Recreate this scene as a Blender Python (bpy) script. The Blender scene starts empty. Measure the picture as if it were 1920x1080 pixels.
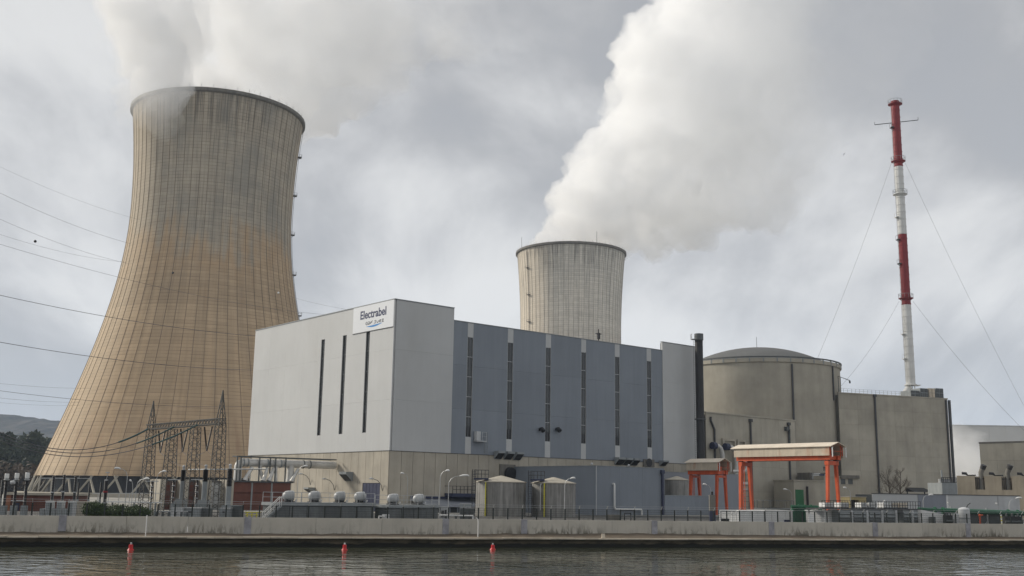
import bpy, bmesh, math, random
from math import sin, cos, pi, radians, sqrt, atan2
from mathutils import Vector, Matrix
random.seed(7)
scene = bpy.context.scene
COL = scene.collection

# ------------------------------------------------------------------ camera
F_PX, PITCH, ROLL, EYE = 1990.0, 0.1914, 0.0157, 5.0
FW = Vector((0, cos(PITCH), sin(PITCH)))
UP0 = Vector((0, -sin(PITCH), cos(PITCH)))
RT = cos(ROLL) * Vector((1, 0, 0)) + sin(ROLL) * UP0
UP = -sin(ROLL) * Vector((1, 0, 0)) + cos(ROLL) * UP0
cam_d = bpy.data.cameras.new("camera")
cam = bpy.data.objects.new("camera", cam_d)
COL.objects.link(cam)
cam_d.sensor_width = 36.0
cam_d.lens = 36.0 * F_PX / 1920.0
cam_d.clip_start = 0.5
cam_d.clip_end = 20000
cam.matrix_world = Matrix(((RT.x, UP.x, -FW.x, 0), (RT.y, UP.y, -FW.y, 0), (RT.z, UP.z, -FW.z, EYE), (0, 0, 0, 1)))
scene.camera = cam

# ------------------------------------------------------------------ light
SUN_ELEV, SUN_AZ = radians(30), radians(-70)      # azimuth from +Y (away from the lens) towards +X
sun_dir = Vector((cos(SUN_ELEV) * sin(SUN_AZ), cos(SUN_ELEV) * cos(SUN_AZ), sin(SUN_ELEV)))
sd = bpy.data.lights.new("sun", 'SUN')
sd.energy = 3.2
sd.angle = radians(10)
sd.color = (1.0, 0.93, 0.82)
sun = bpy.data.objects.new("sun", sd)
COL.objects.link(sun)
sun.rotation_euler = (-sun_dir).to_track_quat('-Z', 'Y').to_euler()

world = bpy.data.worlds.new("World")
scene.world = world
world.use_nodes = True


class NT:
    """small helper to write node trees"""
    def __init__(self, tree):
        self.t = tree
        tree.nodes.clear()

    def n(self, typ, **kw):
        nd = self.t.nodes.new(typ)
        for k, v in kw.items():
            if k == 'i':
                for kk, vv in v.items():
                    s = nd.inputs[kk]
                    if isinstance(vv, bpy.types.NodeSocket):
                        self.t.links.new(vv, s)
                    else:
                        s.default_value = vv
            else:
                setattr(nd, k, v)
        return nd

    def m(self, op, a, b=0.0, c=None, clamp=False):
        d = {0: a, 1: b}
        if c is not None:
            d[2] = c
        return self.n('ShaderNodeMath', operation=op, use_clamp=clamp, i=d).outputs[0]

    def noise(self, vec, scale, detail=4.0, rough=0.55, dist=0.0):
        return self.n('ShaderNodeTexNoise', i={'Vector': vec, 'Scale': scale, 'Detail': detail, 'Roughness': rough, 'Distortion': dist}).outputs[0]

    def mr(self, v, a, b, c=0.0, d=1.0, smooth=False):
        return self.n('ShaderNodeMapRange', clamp=True, interpolation_type='SMOOTHSTEP' if smooth else 'LINEAR', i={0: v, 1: a, 2: b, 3: c, 4: d}).outputs[0]

    def mix(self, f, a, b, blend='MIX'):
        nd = self.n('ShaderNodeMix', data_type='RGBA', blend_type=blend)
        for s, v in ((nd.inputs[0], f), (nd.inputs[6], a), (nd.inputs[7], b)):
            if isinstance(v, bpy.types.NodeSocket):
                self.t.links.new(v, s)
            elif isinstance(v, (tuple, list)):
                s.default_value = (v[0], v[1], v[2], 1)
            else:
                s.default_value = v
        return nd.outputs[2]

    def vmul(self, vec, s):
        return self.n('ShaderNodeVectorMath', operation='MULTIPLY', i={0: vec, 1: s}).outputs[0]

    def comb(self, x, y, z):
        return self.n('ShaderNodeCombineXYZ', i={0: x, 1: y, 2: z}).outputs[0]

    def sep(self, v):
        return self.n('ShaderNodeSeparateXYZ', i={0: v}).outputs


SKY_SEED = 8.15


def build_world():
    N = NT(world.node_tree)
    sky = N.n('ShaderNodeTexSky', sky_type='NISHITA', sun_disc=False, sun_elevation=SUN_ELEV, sun_rotation=SUN_AZ, air_density=1.0, dust_density=2.0)
    d = N.n('ShaderNodeTexCoord').outputs['Generated']
    x, y, z = N.sep(d)
    k = N.m('DIVIDE', 1.0, N.m('ADD', N.m('MAXIMUM', z, 0.0), 0.55))
    p = N.comb(N.m('MULTIPLY', x, k), N.m('MULTIPLY', y, N.m('MULTIPLY', k, 0.8)), SKY_SEED)
    big = N.noise(p, 2.1, 2.0, 0.45, 0.3)
    p2 = N.comb(N.m('MULTIPLY', x, k), N.m('MULTIPLY', z, 1.25), SKY_SEED + 5.0)
    mid = N.noise(p2, 4.2, 7.0, 0.56, 0.25)
    v = N.m('ADD', N.m('MULTIPLY', big, 0.48), N.m('MULTIPLY', mid, 0.52))
    lum = N.m('MULTIPLY', N.mr(v, 0.405, 0.595, 4.0, 7.05, True), N.mr(z, 0.05, 0.45, 1.10, 0.92))
    tint = N.mix(N.mr(v, 0.42, 0.56), (0.98, 0.988, 1.02), (1.0, 0.998, 0.99))
    cl = N.n('ShaderNodeVectorMath', operation='SCALE', i={0: tint, 3: lum}).outputs[0]
    cover = N.mr(v, 0.36, 0.46, 0.92, 0.985, True)
    col = N.mix(cover, sky.outputs[0], cl)
    bg = N.n('ShaderNodeBackground', i={'Color': col, 'Strength': 0.1})
    out = N.n('ShaderNodeOutputWorld', i={'Surface': bg.outputs[0]})


build_world()
vs = scene.view_settings
vs.view_transform = 'Standard'
vs.look = 'None'
vs.exposure = 0.22
vs.gamma = 1.0
vs.use_curve_mapping = False
scene.cycles.volume_bounces = 48
scene.cycles.max_bounces = 48
scene.cycles.volume_step_rate = 1.0
scene.cycles.use_denoising = True


# ------------------------------------------------------------------ photograph pixel -> place
def ray(px, py):
    return FW * F_PX + RT * (px - 960) - UP * (py - 540)


def at(px, py, Y):
    d = ray(px, py)
    return Vector((0, 0, EYE)) + d * (Y / d.y)


def hit(px, py, P0, d):
    """ray with the upright plane through P0 along d: distance along d, height"""
    r = ray(px, py)
    n = (d[1], -d[0])
    t = (P0[0] * n[0] + P0[1] * n[1]) / (r.x * n[0] + r.y * n[1])
    return (r.x * t - P0[0]) * d[0] + (r.y * t - P0[1]) * d[1], EYE + r.z * t


# ------------------------------------------------------------------ mesh building
class MB:
    def __init__(self):
        self.v, self.f = [], []

    def add(self, vs_, fs):
        o = len(self.v)
        self.v += [tuple(q) for q in vs_]
        self.f += [tuple(i + o for i in q) for q in fs]
        return self

    def box(self, x0, y0, z0, x1, y1, z1):
        if x0 > x1: x0, x1 = x1, x0
        if y0 > y1: y0, y1 = y1, y0
        if z0 > z1: z0, z1 = z1, z0
        return self.add([(x0, y0, z0), (x1, y0, z0), (x1, y1, z0), (x0, y1, z0), (x0, y0, z1), (x1, y0, z1), (x1, y1, z1), (x0, y1, z1)],
                        [(0, 3, 2, 1), (4, 5, 6, 7), (0, 1, 5, 4), (1, 2, 6, 5), (2, 3, 7, 6), (3, 0, 4, 7)])

    def frame(self, p, q, up=(0, 0, 1)):
        p, q = Vector(p), Vector(q)
        w = (q - p).normalized()
        u = Vector(up)
        if abs(w.dot(u)) > 0.98: u = Vector((1, 0, 0))
        s = w.cross(u).normalized()
        return p, q, s, s.cross(w).normalized()

    def beam(self, p, q, w, h=None, w2=None, h2=None, up=(0, 0, 1)):
        h = w if h is None else h
        w2 = w if w2 is None else w2
        h2 = h if h2 is None else h2
        p, q, s, u = self.frame(p, q, up)
        vs_ = []
        for c, a, b in ((p, w / 2, h / 2), (q, w2 / 2, h2 / 2)):
            vs_ += [c - s * a - u * b, c + s * a - u * b, c + s * a + u * b, c - s * a + u * b]
        return self.add(vs_, [(3, 2, 1, 0), (4, 5, 6, 7), (0, 1, 5, 4), (1, 2, 6, 5), (2, 3, 7, 6), (3, 0, 4, 7)])

    def tube(self, pts, r, n=8, caps=True):
        pts = [Vector(p) for p in pts]
        rs = r if isinstance(r, (list, tuple)) else [r] * len(pts)
        rings = []
        for i, p in enumerate(pts):
            if i == 0: w = pts[1] - p
            elif i == len(pts) - 1: w = p - pts[i - 1]
            else: w = (pts[i + 1] - p).normalized() + (p - pts[i - 1]).normalized()
            w.normalize()
            u = Vector((0, 0, 1)) if abs(w.z) < 0.95 else Vector((0, 1, 0))
            if i and abs((pts[i] - pts[i - 1]).normalized().z) >= 0.95: u = Vector((0, 1, 0))
            s = w.cross(u).normalized()
            u = s.cross(w).normalized()
            if rings and False: pass
            rings.append([p + (s * cos(2 * pi * k / n) + u * sin(2 * pi * k / n)) * rs[i] for k in range(n)])
        # keep rings from twisting
        for i in range(1, len(rings)):
            best = min(range(n), key=lambda o: sum((rings[i][(k + o) % n] - rings[i - 1][k] - (pts[i] - pts[i - 1])).length for k in range(0, n, max(1, n // 4))))
            rings[i] = rings[i][best:] + rings[i][:best]
        vs_ = [q for g in rings for q in g]
        fs = []
        for i in range(len(rings) - 1):
            for k in range(n):
                fs.append((i * n + k, i * n + (k + 1) % n, (i + 1) * n + (k + 1) % n, (i + 1) * n + k))
        if caps:
            fs.append(tuple(range(n - 1, -1, -1)))
            fs.append(tuple((len(rings) - 1) * n + k for k in range(n)))
        return self.add(vs_, fs)

    def lathe(self, prof, n=24, cx=0, cy=0, a0=0, a1=2 * pi, close=True):
        full = abs(a1 - a0 - 2 * pi) < 1e-6
        m = n if full else n + 1
        vs_ = []
        for r, z in prof:
            for k in range(m):
                a = a0 + (a1 - a0) * k / n
                vs_.append((cx + r * cos(a), cy + r * sin(a), z))
        fs = []
        for i in range(len(prof) - 1):
            for k in range(n):
                k2 = (k + 1) % m
                fs.append((i * m + k, i * m + k2, (i + 1) * m + k2, (i + 1) * m + k))
        if close and full:
            if prof[0][0] > 1e-4: fs.append(tuple(range(m - 1, -1, -1)))
            if prof[-1][0] > 1e-4: fs.append(tuple((len(prof) - 1) * m + k for k in range(m)))
        return self.add(vs_, fs)

    def cyl(self, c, r, h, n=16, r2=None):
        return self.lathe([(r, c[2]), (r if r2 is None else r2, c[2] + h)], n, c[0], c[1])

    def prism(self, poly, p, q):
        """extrude a polygon given as points in 3-D by the vector q-p"""
        d = Vector(q) - Vector(p)
        a = [Vector(x) for x in poly]
        n = len(a)
        vs_ = a + [x + d for x in a]
        fs = [tuple(range(n - 1, -1, -1)), tuple(range(n, 2 * n))] + [(i, (i + 1) % n, n + (i + 1) % n, n + i) for i in range(n)]
        return self.add(vs_, fs)

    def ball(self, c, r, n=12, m=8, sz=1.0):
        pr = [(max(1e-5, r * sin(pi * i / m)), c[2] - r * sz * cos(pi * i / m)) for i in range(m + 1)]
        return self.lathe(pr, n, c[0], c[1], close=False)

    def mesh(self, name, mat, smooth=False, bevel=0):
        me = bpy.data.meshes.new(name)
        me.from_pydata(self.v, [], self.f)
        me.materials.append(mat)
        bm = bmesh.new()
        bm.from_mesh(me)
        bmesh.ops.recalc_face_normals(bm, faces=bm.faces)
        bm.to_mesh(me)
        bm.free()
        if smooth:
            me.shade_smooth()
            try:
                me.set_sharp_from_angle(angle=radians(38))
            except Exception:
                pass
        me.update()
        return me

    def build(self, name, mat, parent=None, smooth=False, loc=None, rz=0, label=None, kind=None):
        o = bpy.data.objects.new(name, self.mesh(name, mat, smooth))
        COL.objects.link(o)
        if parent is not None: o.parent = parent
        if loc is not None: o.location = loc
        if rz: o.rotation_euler.z = rz
        if label: o['label'] = label
        if kind: o['kind'] = kind
        return o


def inst(src, parent=None, loc=None, rz=None, scale=None):
    o = src.copy()
    COL.objects.link(o)
    if parent is not None: o.parent = parent
    if loc is not None: o.location = loc
    if rz is not None: o.rotation_euler.z = rz
    if scale is not None: o.scale = scale
    return o


def tag(o, label, cat, group=None):
    o['label'] = label
    o['category'] = cat
    if group: o['group'] = group
    return o


def thing(name, label, cat, loc=(0, 0, 0), rz=0.0, group=None):
    o = bpy.data.objects.new(name, None)
    COL.objects.link(o)
    o.location = loc
    o.rotation_euler.z = rz
    o.empty_display_size = 0.5
    return tag(o, label, cat, group)


def copy_tree(o, loc, label=None, rz=None, scale=None):
    """a copy of a thing with its parts and their sub-parts"""
    r = o.copy()
    COL.objects.link(r)
    r.location = loc
    if rz is not None: r.rotation_euler.z = rz
    if scale is not None: r.scale = (scale,) * 3
    if label: r['label'] = label
    for ch in list(o.children):
        c = ch.copy()
        COL.objects.link(c)
        c.parent = r
        for g in list(ch.children):
            d = g.copy()
            COL.objects.link(d)
            d.parent = c
    return r


def structure(o):
    o['kind'] = 'structure'
    return o


# ------------------------------------------------------------------ materials
MATS = {}


def principled(N, color, rough, metal=0.0, normal=None, spec=0.4):
    b = N.n('ShaderNodeBsdfPrincipled', i={'Base Color': color if isinstance(color, bpy.types.NodeSocket) else (*color, 1), 'Roughness': rough, 'Metallic': metal})
    b.inputs['Specular IOR Level'].default_value = spec
    if normal is not None: N.t.links.new(normal, b.inputs['Normal'])
    N.n('ShaderNodeOutputMaterial', i={'Surface': b.outputs[0]})
    return b


def mat(name, color, rough=0.6, var=0.18, scale=0.8, metal=0.0, streak=0.0, streak_scale=1.2, bump=0.0, dirt=None, dirt_amt=0.0, spec=0.4, rand=0.0):
    """painted or raw surface: soft mottling, optional downward streaks, stains and per-piece variation"""
    m = bpy.data.materials.new(name)
    m.use_nodes = True
    N = NT(m.node_tree)
    tc = N.n('ShaderNodeTexCoord').outputs['Object']
    geo = N.n('ShaderNodeNewGeometry')
    pos = geo.outputs['Position']
    f = N.noise(pos, scale, 5.0, 0.6)
    k = N.mr(f, 0.3, 0.7, 1.0 - var, 1.0 + var * 0.6)
    if streak:
        s = N.noise(N.vmul(pos, (streak_scale, streak_scale, 0.06 * streak_scale)), 1.0, 4.0, 0.65)
        k = N.m('MULTIPLY', k, N.mr(s, 0.35, 0.68, 1.0 + streak * 0.2, 1.0 - streak))
    if rand:
        oi = N.n('ShaderNodeObjectInfo').outputs['Random']
        k = N.m('MULTIPLY', k, N.mr(oi, 0, 1, 1.0 - rand, 1.0 + rand))
    col = N.n('ShaderNodeVectorMath', operation='SCALE', i={0: color, 3: k}).outputs[0]
    if dirt:
        dn = N.noise(N.vmul(pos, (1.0, 1.0, 0.35)), scale * 0.7, 6.0, 0.65, 0.4)
        col = N.mix(N.m('MULTIPLY', N.mr(dn, 0.5, 0.72, 0, 1, True), dirt_amt), col, dirt)
    nrm = None
    if bump:
        b = N.n('ShaderNodeBump', i={'Height': N.noise(pos, scale * 6, 4.0, 0.6), 'Strength': bump, 'Distance': 0.05})
        nrm = b.outputs[0]
    principled(N, col, rough, metal, nrm, spec)
    MATS[name] = m
    return m


CONC = mat('concrete_pale', (0.40, 0.365, 0.30), 0.85, 0.16, 0.25, streak=0.09, streak_scale=1.1, bump=0.25, dirt=(0.20, 0.18, 0.15), dirt_amt=0.22, rand=0.05)
CONC_R = mat('concrete_grey_tan', (0.40, 0.37, 0.305), 0.88, 0.18, 0.16, streak=0.09, streak_scale=0.7, bump=0.25, dirt=(0.17, 0.155, 0.13), dirt_amt=0.3, rand=0.06)
CONC_D = mat('concrete_dark', (0.17, 0.16, 0.14), 0.9, 0.2, 0.4, streak=0.3)
CONC_T = mat('concrete_tan', (0.42, 0.36, 0.27), 0.85, 0.15, 0.3, streak=0.15, bump=0.2)
WHITE = mat('white_cladding', (0.485, 0.492, 0.488), 0.55, 0.06, 0.12, streak=0.03, rand=0.018, dirt=(0.40, 0.395, 0.375), dirt_amt=0.3)
SIGNW = mat('sign_white', (0.70, 0.72, 0.745), 0.45, 0.03, 0.2)
BLUE = mat('bluegrey_cladding', (0.206, 0.231, 0.264), 0.5, 0.08, 0.12, streak=0.07, rand=0.04)
BLUE_L = mat('bluegrey_cladding_light', (0.245, 0.262, 0.295), 0.5, 0.07, 0.12, streak=0.08, rand=0.03)
NAVY = mat('navy_paint', (0.030, 0.036, 0.075), 0.5, 0.15, 1.5)
TRIM = mat('dark_trim', (0.07, 0.07, 0.072), 0.6)
BLACK = mat('black_metal', (0.022, 0.022, 0.024), 0.55, 0.3, 0.6)
SOOT = mat('sooty_steel', (0.035, 0.034, 0.034), 0.6, 0.35, 0.3, streak=0.4)
GLASS = mat('dusty_glass', (0.055, 0.058, 0.058), 0.25, 0.35, 0.6, streak=0.3, rand=0.22, spec=0.4)
GREY = mat('grey_paint', (0.26, 0.28, 0.285), 0.55, 0.15, 0.7, streak=0.15, rand=0.06)
GREY_L = mat('light_grey_paint', (0.50, 0.51, 0.51), 0.5, 0.12, 0.7, streak=0.1, rand=0.05)
GREY_D = mat('dark_grey_paint', (0.09, 0.098, 0.098), 0.6, 0.2, 0.8, rand=0.1)
GREY_M = mat('mid_grey_paint', (0.135, 0.145, 0.145), 0.6, 0.25, 0.8, streak=0.2, rand=0.22)
GREY_P = mat('pale_grey_paint', (0.40, 0.41, 0.41), 0.45, 0.15, 0.9, streak=0.2, rand=0.1)
STEEL = mat('galvanised_steel', (0.42, 0.43, 0.43), 0.45, 0.15, 1.5, metal=0.5)
LATT = mat('lattice_steel', (0.085, 0.08, 0.07), 0.7, 0.3, 1.0)
LAGG = mat('pipe_lagging', (0.58, 0.57, 0.54), 0.42, 0.15, 0.9, metal=0.2, streak=0.1, dirt=(0.25, 0.22, 0.18), dirt_amt=0.4)
ORANGE = mat('orange_paint', (0.62, 0.10, 0.028), 0.5, 0.18, 0.9, streak=0.22, dirt=(0.24, 0.055, 0.03), dirt_amt=0.6)
CREAM = mat('cream_sheeting', (0.56, 0.48, 0.37), 0.6, 0.12, 0.7, streak=0.2, dirt=(0.46, 0.20, 0.10), dirt_amt=0.6)
CREAM_ROOF = mat('cream_roof_sheet', (0.66, 0.58, 0.47), 0.55, 0.1, 0.8)
RED = mat('red_stack_paint', (0.25, 0.022, 0.026), 0.55, 0.2, 0.3, streak=0.2)
WHITE_P = mat('white_stack_paint', (0.66, 0.66, 0.64), 0.55, 0.1, 0.3, streak=0.15)
WHITE_M = mat('white_paint', (0.72, 0.72, 0.70), 0.5, 0.08, 1.0)
BRICK = mat('brick_red_sheet', (0.155, 0.06, 0.042), 0.75, 0.2, 0.5, streak=0.2, rand=0.1)
BRICK_LIT = mat('brick_sunlit', (0.30, 0.13, 0.075), 0.8, 0.25, 0.8)  # brighter orange brick colour, sunlight painted in
YELLOW = mat('yellow_paint', (0.62, 0.56, 0.04), 0.5, 0.12, 1.0)
GREEN = mat('green_pipe_paint', (0.018, 0.10, 0.05), 0.45, 0.2, 1.0)
GREEN_D = mat('green_door_paint', (0.02, 0.12, 0.045), 0.55, 0.15, 1.0)
TANKM = mat('tank_steel', (0.30, 0.292, 0.272), 0.6, 0.15, 0.6, metal=0.1, streak=0.55, streak_scale=1.6, dirt=(0.10, 0.09, 0.075), dirt_amt=0.5)
TANKR = mat('tank_roof', (0.40, 0.365, 0.30), 0.7, 0.12, 0.6)
BUOY = mat('buoy_red', (0.52, 0.010, 0.014), 0.4, 0.1, 2.0)
DOME = mat('dome_roof', (0.120, 0.123, 0.121), 0.75, 0.12, 0.2, streak=0.15)
LEAF = mat('hedge_leaf', (0.045, 0.075, 0.018), 0.7, 0.4, 1.2)
BARK = mat('bark', (0.10, 0.08, 0.06), 0.9, 0.3, 3.0)
PINE = mat('evergreen_needles', (0.035, 0.048, 0.026), 0.8, 0.4, 0.4)
SCRUB = mat('brown_scrub', (0.075, 0.058, 0.042), 0.9, 0.4, 0.3)
INK = mat('sign_ink', (0.012, 0.022, 0.085), 0.5, 0.05, 1.0)
INKG = mat('sign_grey_ink', (0.05, 0.055, 0.065), 0.5, 0.05, 1.0)
SWOOSH = mat('sign_blue', (0.03, 0.22, 0.55), 0.5, 0.05, 1.0)
PATCH = mat('wall_joint_paint', (0.31, 0.31, 0.335), 0.7, 0.3, 1.5)
HALLM = mat('pale_hall_cladding', (0.56, 0.56, 0.545), 0.6, 0.05, 0.1)
PORC = mat('brown_porcelain', (0.02, 0.014, 0.012), 0.35, 0.3, 1.0)


def cooling_tower_mat(name, low, mid, top, stain, grey_amt, nrib, zref, seed, stain_shade_dir=(0.5, -0.86), pale=(0.56, 0.47, 0.35), ochre=0.22):
    m = bpy.data.materials.new(name)
    m.use_nodes = True
    N = NT(m.node_tree)
    tc = N.n('ShaderNodeTexCoord').outputs['Object']
    x, y, z = N.sep(tc)
    ang = N.m('ARCTAN2', y, x)
    u = N.m('MULTIPLY', ang, nrib / (2 * pi))
    # seamless angular coordinates for noise
    ca, sa = N.m('COSINE', ang), N.m('SINE', ang)
    cyl = N.comb(ca, sa, N.m('MULTIPLY', z, 0.02))
    band = N.noise(N.comb(N.m('MULTIPLY', ca, 0.9), N.m('MULTIPLY', sa, 0.9), N.m('MULTIPLY', z, 0.028)), 1.6, 4.0, 0.55)
    s2 = N.noise(N.comb(N.m('MULTIPLY', ca, 12), N.m('MULTIPLY', sa, 12), N.m('MULTIPLY', z, 0.02)), 1.0, 4.0, 0.6)
    zz = N.m('ADD', N.m('ADD', z, N.mr(band, 0.3, 0.7, -12, 12)), N.mr(s2, 0.3, 0.7, -9, 9))
    c = N.mix(N.mr(zz, zref[0], zref[1], 0, 1, True), low, mid)
    c = N.mix(N.mr(zz, zref[2], zref[3], 0, 1, True), c, top)
    # formwork panels: one tint per lift and per strip
    lift = N.m('FLOOR', N.m('DIVIDE', z, 1.35))
    strip = N.m('FLOOR', u)
    wn = N.n('ShaderNodeTexWhiteNoise', noise_dimensions='3D', i={'Vector': N.comb(lift, strip, seed)}).outputs[0]
    wl = N.n('ShaderNodeTexWhiteNoise', noise_dimensions='2D', i={'Vector': N.comb(lift, seed, 0)}).outputs[0]
    k = N.m('MULTIPLY', N.mr(wn, 0, 1, 0.945, 1.045), N.mr(wl, 0, 1, 0.94, 1.04))
    # downward streaks, stronger below the rim
    s = N.noise(N.comb(N.m('MULTIPLY', ca, 60), N.m('MULTIPLY', sa, 60), N.m('MULTIPLY', z, 0.035)), 1.0, 4.0, 0.7)
    st = N.mr(s, 0.50, 0.72, 0, 1)
    amt = N.mr(zz, zref[1] - 10, 160, 0.10, 0.62)
    k = N.m('MULTIPLY', k, N.m('SUBTRACT', 1.0, N.m('MULTIPLY', st, amt)))
    k = N.m('MULTIPLY', k, N.mr(s2, 0.35, 0.7, 1.06, 0.86))
    # horizontal casting joints
    fr = N.m('FRACT', N.m('DIVIDE', z, 1.35))
    line = N.m('MULTIPLY', N.m('LESS_THAN', fr, 0.16), N.mr(N.noise(N.comb(N.m('MULTIPLY', ca, 5), N.m('MULTIPLY', sa, 5), lift), 1.0, 2.0), 0.32, 0.60, 0.0, 0.34))
    k = N.m('MULTIPLY', k, N.m('SUBTRACT', 1.0, line))
    # one tint step where the casting was interrupted
    k = N.m('MULTIPLY', k, N.m('SUBTRACT', N.mr(z, 50, 74, 1.0, 1.04), N.m('MULTIPLY', N.m('GREATER_THAN', z, 74.0), N.mr(z, 74, 92, 0.14, 0.04))))
    ob = N.m('MULTIPLY', N.m('MULTIPLY', N.mr(zz, 84, 92, 0, 1, True), N.mr(zz, 92, 104, 1, 0, True)), N.mr(wl, 0, 1, 0.1, ochre))
    c = N.n('ShaderNodeVectorMath', operation='SCALE', i={0: c, 3: k}).outputs[0]
    c = N.mix(ob, c, (0.40, 0.24, 0.12))
    # grey-black weathering, kept off the sun side so that flank reads sunlit
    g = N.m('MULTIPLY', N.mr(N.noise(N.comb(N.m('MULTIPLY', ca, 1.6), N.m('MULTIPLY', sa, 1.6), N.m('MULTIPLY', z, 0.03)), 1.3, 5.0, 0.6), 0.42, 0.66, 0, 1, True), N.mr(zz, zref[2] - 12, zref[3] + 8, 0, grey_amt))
    side = N.mr(N.m('ADD', N.m('MULTIPLY', ca, stain_shade_dir[0]), N.m('MULTIPLY', sa, stain_shade_dir[1])), 0.25, 0.8, 0.15, 1.0, True)
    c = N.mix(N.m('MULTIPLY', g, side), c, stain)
    c = N.mix(N.m('MULTIPLY', N.mr(side, 0.15, 0.8, 0.55, 0.0), N.mr(s2, 0.3, 0.6, 1.0, 0.6)), c, pale)  # pale tint paints sunlight onto the sun-side flank
    rim = N.m('MULTIPLY', N.mr(zz, 150, 160, 0, 0.5), N.mr(s, 0.42, 0.6, 0, 1))
    c = N.mix(rim, c, (0.06, 0.055, 0.05))
    foot = N.m('MULTIPLY', N.mr(z, 9, 14, 0.5, 0), N.mr(s2, 0.4, 0.65, 0, 1))
    c = N.mix(foot, c, (0.09, 0.08, 0.06))
    rust = N.m('MULTIPLY', N.m('MULTIPLY', N.mr(z, 12, 20, 0, 1), N.mr(z, 22, 36, 1, 0)), N.mr(N.noise(N.comb(N.m('MULTIPLY', ca, 22), N.m('MULTIPLY', sa, 22), N.m('MULTIPLY', z, 0.09)), 1.0, 3.0), 0.5, 0.7, 0, 0.35))
    c = N.mix(rust, c, (0.26, 0.14, 0.09))
    b = N.n('ShaderNodeBump', i={'Height': fr, 'Strength': 0.15, 'Distance': 0.05})
    principled(N, c, 0.9, 0, b.outputs[0], 0.25)
    return m


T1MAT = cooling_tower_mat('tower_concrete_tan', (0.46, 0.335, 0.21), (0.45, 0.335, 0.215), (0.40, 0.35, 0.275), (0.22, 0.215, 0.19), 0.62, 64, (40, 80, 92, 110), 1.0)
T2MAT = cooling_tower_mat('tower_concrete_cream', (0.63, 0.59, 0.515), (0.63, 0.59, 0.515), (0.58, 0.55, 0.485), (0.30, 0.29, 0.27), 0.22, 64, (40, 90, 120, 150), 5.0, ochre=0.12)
RIBM = mat('rib_dark', (0.175, 0.135, 0.095), 0.9, 0.35, 0.12)


# ------------------------------------------------------------------ ground and water
G = 1.6
QD = Vector((1, 0.29)).normalized()                # along the quay
QO = (0.0, 103.2)                                  # a point on the quay edge
QN = (-QD.y, QD.x)                                 # landwards


def quay(s, t, z=0.0):
    return (QO[0] + QD.x * s + QN[0] * t, QO[1] + QD.y * s + QN[1] * t, z)


QYAW = atan2(QD.y, QD.x)


def make_water():
    m = bpy.data.materials.new('river_water')
    m.use_nodes = True
    N = NT(m.node_tree)
    pos = N.n('ShaderNodeNewGeometry').outputs['Position']
    p = N.vmul(pos, (0.8, 1.05, 1.0))
    w1 = N.noise(p, 0.62, 2.0, 0.5, 0.5)
    w2 = N.noise(p, 1.9, 1.0, 0.5, 0.2)
    w3 = N.noise(N.vmul(pos, (1, 1, 1)), 0.05, 2.0, 0.5)
    calm = N.mr(w3, 0.40, 0.60, 0.45, 1.35, True)
    h = N.m('MULTIPLY', N.m('ADD', N.m('MULTIPLY', w1, 1.0), N.m('MULTIPLY', w2, 0.22)), calm)
    b = N.n('ShaderNodeBump', i={'Height': h, 'Strength': 1.0, 'Distance': 0.105})
    bs = principled(N, (0.048, 0.052, 0.033), 0.03, 0, b.outputs[0], 0.5)
    bs.inputs['IOR'].default_value = 1.33
    mb = MB()
    s0, s1 = -900, 900
    mb.add([quay(s0, 0.6), quay(s1, 0.6), quay(s1, -260), quay(s0, -260)], [(0, 3, 2, 1)])
    structure(mb.build('river_water', m))
    bed = MB()
    bed.add([quay(s0, 0.5, -3), quay(s1, 0.5, -3), quay(s1, -260, -3), quay(s0, -260, -3)], [(0, 3, 2, 1)])
    structure(bed.build('river_bed', CONC_D))


make_water()

GROUND = mat('ground_gravel', (0.30, 0.29, 0.26), 0.95, 0.25, 0.15, bump=0.3)
mb = MB()
T0 = 4.7
mb.add([quay(-6000, T0, G), quay(6000, T0, G), quay(6000, 7000, G), quay(-6000, 7000, G)], [(0, 1, 2, 3)])
structure(mb.build('ground', GROUND))
ASPH = mat('yard_asphalt', (0.075, 0.073, 0.068), 0.9, 0.25, 0.3, bump=0.2)
mb = MB()
mb.add([quay(-160, T0 + .5, G + .006), quay(190, T0 + .5, G + .006), quay(190, 75, G + .006), quay(-160, 75, G + .006)], [(0, 1, 2, 3)])
structure(mb.build('yard_pavement', ASPH))


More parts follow.
